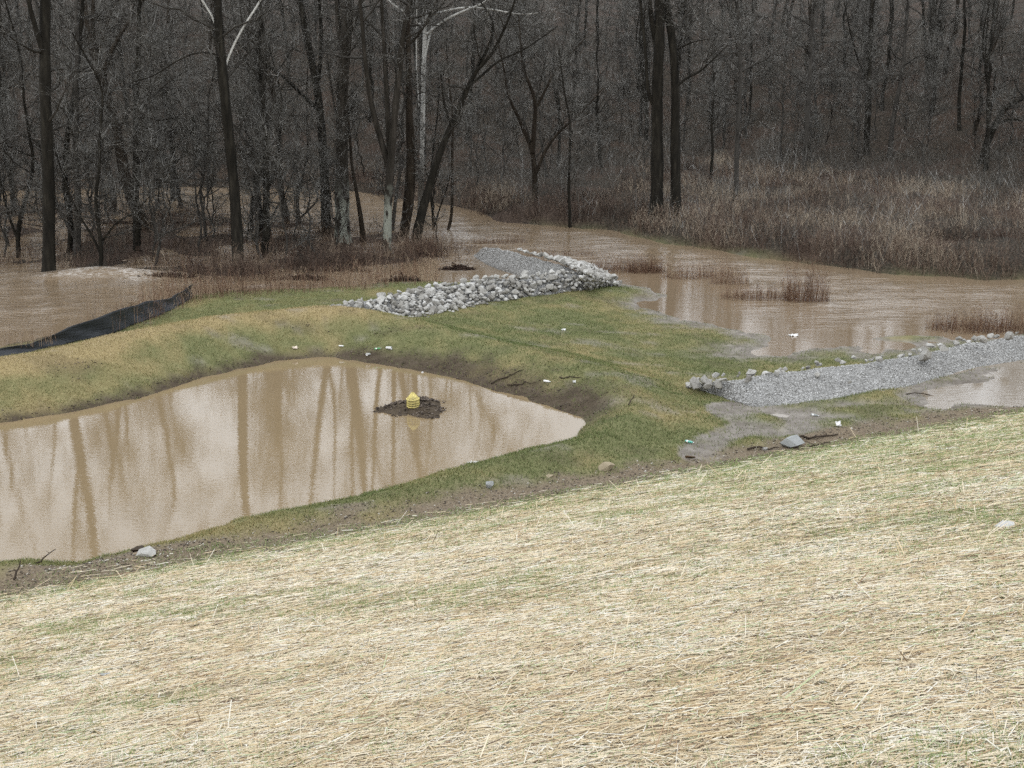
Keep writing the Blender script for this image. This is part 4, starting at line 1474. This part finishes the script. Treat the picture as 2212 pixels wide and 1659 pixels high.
for i, (x, y) in enumerate(scatter_far(14, 3.5, 54, acc_flat)):
    copy_tree(TALL[i % 5], x, y, random.uniform(0.75, 1.05), LOOK[i % 5].replace("hill tree", "tree rooted in the flooded flats") + (" near the trunk cluster" if x > -13 else " towards the left edge"), "slender trees of the flooded flats", "flooded_tree")

# ------------------------------------------------------------------ undergrowth
def stems(P, L, wid, lean, rg, split=2, tmean=0.5, tsd=0.25, tfield=None, side=0.35):
    """upright dry stalks with a few side twigs, thin triangles"""
    N = len(P)
    az = rg.uniform(0, 6.283, N)
    d = np.stack([np.cos(az) * lean * rg.uniform(0, 1, N), np.sin(az) * lean * rg.uniform(0, 1, N), np.ones(N)], 1)
    d = unit(d)
    tip = P + d * L[:, None]
    t = np.clip(rg.normal(tmean, tsd, N) + (tfield if tfield is not None else 0), 0, 1)
    A, B, Wd, T = [P], [tip], [np.full(N, wid)], [t]
    for k_ in range(split):
        f = rg.uniform(0.25, 0.95, N)[:, None]
        q = P + (tip - P) * f
        a2 = rg.uniform(0, 6.283, N)
        dd = unit(np.stack([np.cos(a2), np.sin(a2), rg.uniform(0.3, 1.6, N)], 1))
        A.append(q)
        B.append(q + dd * (L * side * rg.uniform(0.4, 1.2, N))[:, None])
        Wd.append(np.full(N, wid * 0.7))
        T.append(np.clip(t + rg.normal(0, 0.1, N), 0, 1))
    A, B, Wd, T = np.vstack(A), np.vstack(B), np.concatenate(Wd), np.concatenate(T)
    M_ = len(A)
    a3 = rg.uniform(-0.9, 0.9, M_)
    sx = np.stack([np.cos(a3), np.sin(a3), np.zeros(M_)], 1) * (Wd * 0.5)[:, None]
    V = np.stack([A - sx, A + sx, B], 1).reshape(-1, 3)
    F = np.arange(M_ * 3).reshape(-1, 3)
    return V, F, np.repeat(T, 3)


def brush(name, n, seed, accept, L0, L1, wid, lean, tmean, tsd, label, cat, split=2, mat="brush", xr=0.5, yr=(40, 110), clump=1.0, tf=0.5, sink=0.05, side=0.35):
    rg = np.random.default_rng(seed)
    XS, YS = [], []
    c = 0
    for _ in range(30):
        Y = rg.uniform(*yr, n)
        X = rg.uniform(-xr, xr, n) * Y
        ok = accept(X, Y)
        if clump:
            ok &= rg.uniform(0, 1, n) < np.clip((fbm(X * clump, Y * clump, seed, 3) - 0.28) * 2.6, 0.03, 1)
        XS.append(X[ok])
        YS.append(Y[ok])
        c += ok.sum()
        if c >= n:
            break
    X, Y = np.concatenate(XS)[:n], np.concatenate(YS)[:n]
    Z = H(X, Y) - sink
    big = fbm(X * 0.35, Y * 0.35, seed + 5, 3) - 0.5
    L = (L0 + (L1 - L0) * rg.uniform(0, 1, len(X)) ** 1.4) * (0.75 + 1.0 * (big + 0.25))
    V, F, t = stems(np.stack([X, Y, Z], 1), L, wid, lean, rg, split, tmean, tsd, tf * big * 2, side)
    return tag(link(name, mesh(name, V, [F], M[mat], {"t": t})), label, cat, kind="stuff")


def a_field(X, Y):
    s, sp, sl, sf, sw, st = parts(X, Y)
    w = 2.5 + 19 * sstep(0, 15, X)
    return (sf > 0.15) & (sf < w + 6 * (fbm(X * 0.2, Y * 0.2, 9, 2) - 0.5))


def a_bank(X, Y):
    s, sp, sl, sf, sw, st = parts(X, Y)
    return (sf > -0.35) & (sf < 2.2)


def a_under(X, Y):
    s, sp, sl, sf, sw, st = parts(X, Y)
    return (sf > 1.5 + 17 * sstep(0, 15, X)) & (sf < 55)


def a_flats(X, Y):
    s, sp, sl, sf, sw, st = parts(X, Y)
    return (st > -0.3) & (H(X, Y, (s, sp, sl, sf, sw, st)) > ZR - 0.10)


def a_flatfront(X, Y):
    s, sp, sl, sf, sw, st = parts(X, Y)
    return (st > -0.5) & (st < 3.0) & (Y < 61) & (X > -14)


def a_strip(X, Y):
    s, sp, sl, sf, sw, st = parts(X, Y)
    return (sl > -2.5) & (sl < 1.6) & (X < -3.0) & (X > -14) & (Y > 41) & (sp > 6.2)


brush("field_shrubs", 2600, 407, a_field, 0.5, 2.0, 0.016, 0.9, 0.45, 0.28, "bare grey shrubs scattered through the brown brush field", "shrubs", 4, mat="twig", clump=0.5, side=0.5)
brush("dry_brush", 25000, 401, a_field, 0.15, 0.95, 0.020, 0.85, 0.54, 0.28, "brown dry weeds and grasses covering the far bank field", "brush", 3, clump=0.6, tf=1.0)
brush("bank_brush", 9000, 402, a_bank, 0.25, 1.1, 0.02, 0.9, 0.25, 0.2, "dark tangled brush along the far waterline", "brush", 3)
brush("hill_undergrowth", 30000, 403, a_under, 0.3, 3.0, 0.014, 0.9, 0.36, 0.30, "grey twiggy undergrowth under the hill trees", "undergrowth", 4, mat="twig", xr=0.52, yr=(50, 150), clump=0.35, side=0.5)
brush("flats_brush", 14000, 404, a_flats, 0.25, 1.0, 0.018, 0.8, 0.35, 0.2, "brown brush on the bars of the flooded flats", "brush", 3, xr=0.55, yr=(48, 92))
brush("red_brush", 13000, 405, a_flatfront, 0.3, 1.15, 0.018, 0.6, 0.30, 0.15, "reddish dry brush along the front of the flooded wood", "brush", 3, clump=0.5)
brush("strip_weeds", 6500, 406, a_strip, 0.25, 1.1, 0.014, 0.4, 0.5, 0.25, "dry weeds on the flooded strip behind the silt fence", "weeds", 2, mat="weed", clump=0.7)


def weed_clump(x, y, n, L0, L1, rx, ry, tm, label, seed, z=ZR, name="weed_clump", lean=0.3):
    rg = np.random.default_rng(seed)
    g = G(x, y, z)
    a, r_ = rg.uniform(0, 6.28, n), np.sqrt(rg.uniform(0, 1, n))
    P = np.stack([np.cos(a) * r_ * rx, np.sin(a) * r_ * ry, np.full(n, -0.1)], 1)
    L = L0 + (L1 - L0) * rg.uniform(0, 1, n) ** 2
    V, F, t = stems(P, L, 0.012, lean, rg, 3, tm, 0.2, None, 0.3)
    o = link(name, mesh(name, V, [F], M["weed"], {"t": t}), loc=(g[0], g[1], g[2]))
    return tag(o, label, "weeds")


weed_clump(1345, 585, 520, 0.3, 1.0, 1.5, 0.7, 0.35, "reddish brush clump in the flood just right of the stone dam", 1)
weed_clump(1395, 588, 420, 0.3, 0.9, 0.8, 0.5, 0.25, "dark red weed clump standing in water right of the reddish brush", 2)
weed_clump(1500, 600, 330, 0.3, 1.2, 1.5, 0.5, 0.5, "thin pale weed clump in mid flood, left of the tall stalks", 3)
weed_clump(1640, 645, 520, 0.3, 0.9, 1.5, 0.5, 0.45, "low brown weed mat in the flood beside the tall stalks", 4)
weed_clump(1725, 650, 200, 0.6, 2.1, 0.6, 0.4, 0.35, "tallest stalks standing in the flood", 5)
weed_clump(1765, 650, 130, 0.6, 2.0, 0.45, 0.4, 0.35, "tall stalks just right of the tallest ones in the flood", 6)
weed_clump(1575, 612, 220, 0.4, 1.3, 0.8, 0.4, 0.55, "straw-coloured reed clump between the low mat and the thin clump", 7)
weed_clump(2100, 712, 620, 0.3, 0.9, 1.6, 0.8, 0.35, "brown brush island at the flood's right side", 8)
weed_clump(2195, 715, 520, 0.3, 1.2, 1.6, 0.7, 0.45, "brown brush island against the right edge of the picture", 9)
weed_clump(1080, 525, 260, 0.2, 0.6, 1.4, 0.5, 0.2, "dark brush heap behind the tip of the gravel arm", 10)
weed_clump(372, 640, 60, 0.6, 2.2, 1.2, 1.5, 0.4, "sparse tall stalks behind the silt fence's high end", 11, -0.2)
weed_clump(255, 700, 36, 0.6, 2.0, 1.4, 1.0, 0.5, "few tall dry stalks standing behind the middle of the fence", 12, 0.0)
weed_clump(60, 735, 50, 0.3, 1.1, 0.9, 0.6, 0.75, "pale weed tuft behind the low end of the silt fence", 13, 0.1)
weed_clump(1215, 552, 160, 0.2, 0.7, 1.6, 0.3, 0.35, "fringe of dry weeds along the outer side of the gravel arm", 14)
weed_clump(900, 550, 420, 0.3, 0.9, 1.0, 0.5, 0.15, "dark red brush at the foot of the leaning tree", 15)
weed_clump(500, 640, 160, 0.3, 1.1, 1.6, 0.8, 0.45, "dry stalks on the strip right of the silt fence", 16, -0.2)


def debris(x, y, rx, ry, n, label, seed):
    rg = np.random.default_rng(seed)
    g = G(x, y, ZR)
    a, r_ = rg.uniform(0, 6.28, n), rg.uniform(0, 1, n) ** 0.6
    P = np.stack([np.cos(a) * r_ * rx, np.sin(a) * r_ * ry, 0.22 * (1 - r_) * rg.uniform(0, 1, n)], 1)
    d = unit(np.stack([rg.normal(size=n), rg.normal(size=n) * 0.6, rg.normal(size=n) * 0.25], 1)) * rg.uniform(0.15, 0.6, n)[:, None]
    V, F = cones(P - d / 2, P + d / 2, rg.uniform(0.008, 0.03, n))
    t = np.repeat(np.clip(rg.normal(0.15, 0.15, n), 0, 1), 4)
    return tag(link("debris_raft", mesh("debris_raft", V, [F], M["brush"], {"t": t}), loc=tuple(g)), label, "flood debris", "rafts of flood debris")


for k_, (x, y, rx, ry, lab) in enumerate([(345, 466, 2.0, 0.5, "dark debris bar round the short trunk in the far flood"), (240, 482, 1.4, 0.5, "dark debris raft in the flood near the brown leaning tree"),
                                          (395, 488, 1.1, 0.4, "small debris raft right of the brown leaning tree"), (655, 603, 1.1, 0.35, "brown debris raft in front of the reddish brush"),
                                          (870, 607, 0.75, 0.35, "rounded dark debris heap just behind the stone dam's grass"), (990, 582, 0.7, 0.3, "brown debris heap left of the gravel arm"),
                                          (735, 585, 1.2, 0.3, "low debris raft between the reddish brush and the lawn"), (360, 598, 1.2, 0.3, "long low driftwood raft right of the breaking wave"),
                                          (910, 555, 0.8, 0.35, "reddish debris raft before the leaning tree's foot")]):
    debris(x, y, rx, ry, 420, lab, 500 + k_)

# ------------------------------------------------------------------ grass, straw and chips
def tri_blades(P, L, wid, lean, rg, t):
    N = len(P)
    az = rg.uniform(0, 6.283, N)
    ln = lean * rg.uniform(0.2, 1, N)
    tip = P + np.stack([np.cos(az) * ln, np.sin(az) * ln, np.ones(N)], 1) * L[:, None]
    a3 = rg.uniform(-1.2, 1.2, N)
    sx = np.stack([np.cos(a3), np.sin(a3), np.zeros(N)], 1) * (wid * 0.5)[:, None]
    V = np.stack([P - sx, P + sx, tip], 1).reshape(-1, 3)
    return V, np.arange(N * 3).reshape(-1, 3), np.repeat(t, 3)


def lawn_grass():
    rg = np.random.default_rng(77)
    n = 620000
    Y = 20 + 34 * rg.uniform(0, 1, n)
    X = rg.uniform(-0.47, 0.47, n) * Y
    P = parts(X, Y)
    s, sp, sl, sf, sw, st = P
    pre = (s > -0.6) & (sp > -0.05) & (sl > -0.8) & (sf < -2)
    X, Y = X[pre], Y[pre]
    P = tuple(q[pre] for q in P)
    Z = H(X, Y, P)
    s, sp, sl, sf, sw, st = P
    cv = cover(X, Y, Z, P)
    wz = np.where(sw > -0.3, ZP, ZR)
    dens = (1 - 0.80 * cv["m_mud"]) * (1 - 0.85 * cv["m_silt"]) * (1 - cv["m_soil"]) * (1 - cv["m_straw"]) * (1 - cv["m_litter"])
    ok = (rg.uniform(0, 1, len(X)) < dens) & (Z > wz + 0.004) & (np.hypot(X - MOUND[0], Y - MOUND[1]) > 1.6)
    X, Y, Z, dry, s = X[ok], Y[ok], Z[ok], cv["m_dry"][ok], s[ok]
    t = np.clip(0.13 + 0.19 * sstep(0, -6, X) + 0.40 * dry + rg.normal(0, 0.11, len(X)) + 0.30 * (fbm(X * 0.8, Y * 0.8, 3, 3) - 0.5), 0, 1)
    L = rg.uniform(0.025, 0.065, len(X)) * (1 + 0.6 * (fbm(X * 2, Y * 2, 8, 2) - 0.4))
    V, F, T = tri_blades(np.stack([X, Y, Z - 0.004], 1), L, rg.uniform(0.010, 0.020, len(X)), 1.1, rg, t)
    tag(link("lawn_grass", mesh("lawn_grass", V, [F], M["grass"], {"t": T})), "short green and straw-coloured grass on the pond bank and lawn", "grass", kind="stuff")


lawn_grass()


def slope_points(n, rg, smin, smax_, rmin=3.2, rmax=34.0, power=1.0):
    r_ = rmin + (rmax - rmin) * rg.uniform(0, 1, n) ** power
    a = rg.uniform(-0.50, 0.50, n)
    X, Y = np.sin(a) * r_, np.cos(a) * r_
    s = TN[0] * X + TN[1] * Y - 20.5
    ok = (s > smin) & (s < smax_)
    return X[ok], Y[ok], s[ok], r_[ok]


def slope_z(X, Y):
    return H(X, Y)


def straw_field():
    rg = np.random.default_rng(88)
    X, Y, s, r_ = slope_points(470000, rg, -30, 0.9, 3.6, 33.0, 1.1)
    n1 = fbm(X * 0.5, Y * 0.5, 61, 4) - 0.5
    thin = fbm(X * 0.55 + 40, Y * 0.9, 97, 4)
    keep = sstep(-0.1, -1.8, s + 1.6 * n1) * (1 - 0.5 * green_mask(X, Y, s)) * np.clip(0.5 + 1.6 * (thin - 0.22), 0.25, 1)
    keep = np.maximum(keep, 0.28 * sstep(0.9, -0.4, s))
    ok = rg.uniform(0, 1, len(X)) < keep
    X, Y, s, r_ = X[ok], Y[ok], s[ok], r_[ok]
    N = len(X)
    Z = slope_z(X, Y)
    base = math.atan2(TD[1], TD[0])
    flow = 0.9 * (fbm(X * 0.7, Y * 0.7, 99, 2) - 0.5)
    az = base + flow + rg.normal(0, 0.7, N)
    wild = rg.uniform(0, 1, N) < 0.52
    az = np.where(wild, rg.uniform(0, 6.283, N), az)
    L = (0.04 + 0.21 * rg.uniform(0, 1, N) ** 1.9) * (1 + 0.05 * np.maximum(r_ - 7, 0))
    # the strand lies on the bank: its rise follows the plane of the slope
    dx, dy = np.cos(az), np.sin(az)
    g = -(TN[0] * dx + TN[1] * dy) / 3.0
    tilt = rg.normal(0, 0.05, N)
    up = rg.uniform(0, 1, N) < 0.007
    tilt = np.where(up, rg.uniform(0.4, 1.2, N), tilt)
    d = unit(np.stack([dx, dy, g + tilt], 1))
    c = np.stack([X, Y, Z + 0.006 + rg.uniform(0, 0.022, N) + np.where(up, L * 0.25, 0)], 1)
    side = unit(np.cross(d, np.array([[0.0, 0.0, 1.0]])))
    roll = rg.normal(0, 0.5, N)[:, None]
    nrm = np.cross(side, d)
    side = side * np.cos(roll) + nrm * np.sin(roll)
    nrm = np.cross(side, d)
    w = rg.uniform(0.0016, 0.0034, N) * (1 + 0.06 * np.maximum(r_ - 6, 0))
    w = np.where(rg.uniform(0, 1, N) < 0.02, w * 1.6, w)[:, None]
    p0, p1 = c - d * (L / 2)[:, None], c + d * (L / 2)[:, None]
    VV, FF, II, off = [], [], [], 0
    for sel, flat_ in ((np.nonzero(r_ < 10)[0], False), (np.nonzero(r_ >= 10)[0], True)):
        rows = []
        for p in (p0, p1):
            rows += [(p - side * w * 0.9)[sel], (p + side * w * 0.9)[sel]] if flat_ else [(p - side * w * 0.9)[sel], (p + nrm * w * 0.8)[sel], (p + side * w * 0.9)[sel]]
        k_ = len(rows)
        VV.append(np.stack(rows, 1).reshape(-1, 3))
        o = (np.arange(len(sel)) * k_)[:, None] + off
        FF += [o + np.array([[0, 1, 3, 2]])] if flat_ else [o + np.array([[0, 1, 4, 3]]), o + np.array([[1, 2, 5, 4]])]
        II.append(np.repeat(sel, k_))
        off += len(sel) * k_
    V, F, II = np.vstack(VV), np.concatenate(FF, 0), np.concatenate(II)
    gold = fbm(X * 1.1, Y * 1.1, 103, 3) - 0.5
    t = np.clip(rg.normal(0.60, 0.22, N) - 0.40 * gold - 0.2 * (fbm(X * 0.3 + 5, Y * 0.55, 107, 3) - 0.5) - 0.3 * (rg.uniform(0, 1, N) < 0.10), 0, 0.93)
    t = np.where(rg.uniform(0, 1, N) < 0.035 + 0.08 * sstep(-1, 9, X), 1.0, t)
    tag(link("straw_mulch", mesh("straw_mulch", V, [F], M["straw"], {"t": t[II]})), "loose pale straw mulch strewn over the embankment", "straw", kind="stuff")


straw_field()


def slope_grass():
    rg = np.random.default_rng(99)
    X, Y, s, r_ = slope_points(620000, rg, -30, 0.6, 3.4, 33.0, 0.9)
    m = green_mask(X, Y, s)
    pat = fbm(X * 2.2, Y * 2.2, 117, 3)
    ok = rg.uniform(0, 1, len(X)) < (0.85 * m * sstep(0.34, 0.52, pat) + 0.06 + 0.28 * sstep(-4, 7, X) * sstep(-20, -9, s) + 0.26 * sstep(-6, -1.5, s) + 0.2 * sstep(0.58, 0.7, pat))
    X, Y, s, r_ = X[ok], Y[ok], s[ok], r_[ok]
    Z = slope_z(X, Y)
    N = len(X)
    t = np.clip(rg.normal(0.5, 0.25, N), 0, 1)
    V, F, T = tri_blades(np.stack([X, Y, Z - 0.003], 1), rg.uniform(0.025, 0.075, N), rg.uniform(0.003, 0.005, N) * (1 + 0.07 * np.maximum(r_ - 6, 0)), 1.0, rg, t)
    tag(link("sprouting_grass", mesh("sprouting_grass", V, [F], M["newgrass"], {"t": T})), "fresh green grass sprouting through the straw", "grass", kind="stuff")


slope_grass()


def bank_clods():
    rg = np.random.default_rng(131)
    Y = rg.uniform(26, 42, 60000)
    X = rg.uniform(-0.42, 0.2, 60000) * Y
    P = parts(X, Y)
    pre = (P[1] > 0.02) & (P[1] < 2.2) & (P[0] > 3.5)
    X, Y, P = X[pre], Y[pre], tuple(q[pre] for q in P)
    Z = H(X, Y, P)
    m = cover(X, Y, Z, P)["m_mud"]
    ok = rg.uniform(0, 1, len(X)) < m * 0.75
    v, f, t = pebble_mesh(np.stack([X, Y, Z], 1)[ok][:9000], 0.02, 0.09, rg, 0.5)
    tag(link("bank_mud", mesh("bank_mud", v, [f], M["clod"], {"t": t ** 1.3})), "crumbled dark mud along the far edge of the pond", "mud", kind="stuff")


bank_clods()


def toe_chips():
    rg = np.random.default_rng(121)
    X, Y, s, r_ = slope_points(220000, rg, -3.2, 2.2, 15, 36, 1.0)
    n1 = fbm(X * 0.5, Y * 0.5, 61, 4) - 0.5
    n2 = fbm(X * 1.9, Y * 1.9, 67, 3) - 0.5
    k_ = sstep(1.5, 0.8, s + 1.0 * n2 + 1.2 * n1) * sstep(-3.0, -0.6, s)
    ok = rg.uniform(0, 1, len(X)) < 0.9 * k_
    X, Y = X[ok][:19000], Y[ok][:19000]
    Z = H(X, Y)
    v, f, t = pebble_mesh(np.stack([X, Y, Z + 0.004], 1), 0.02, 0.075, rg, 0.35)
    tag(link("debris_line", mesh("debris_line", v, [f], M["chips"], {"t": np.clip(t ** 1.6, 0, 1)})), "drift line of wood chips and small stones at the foot of the bank", "debris", kind="stuff")


toe_chips()
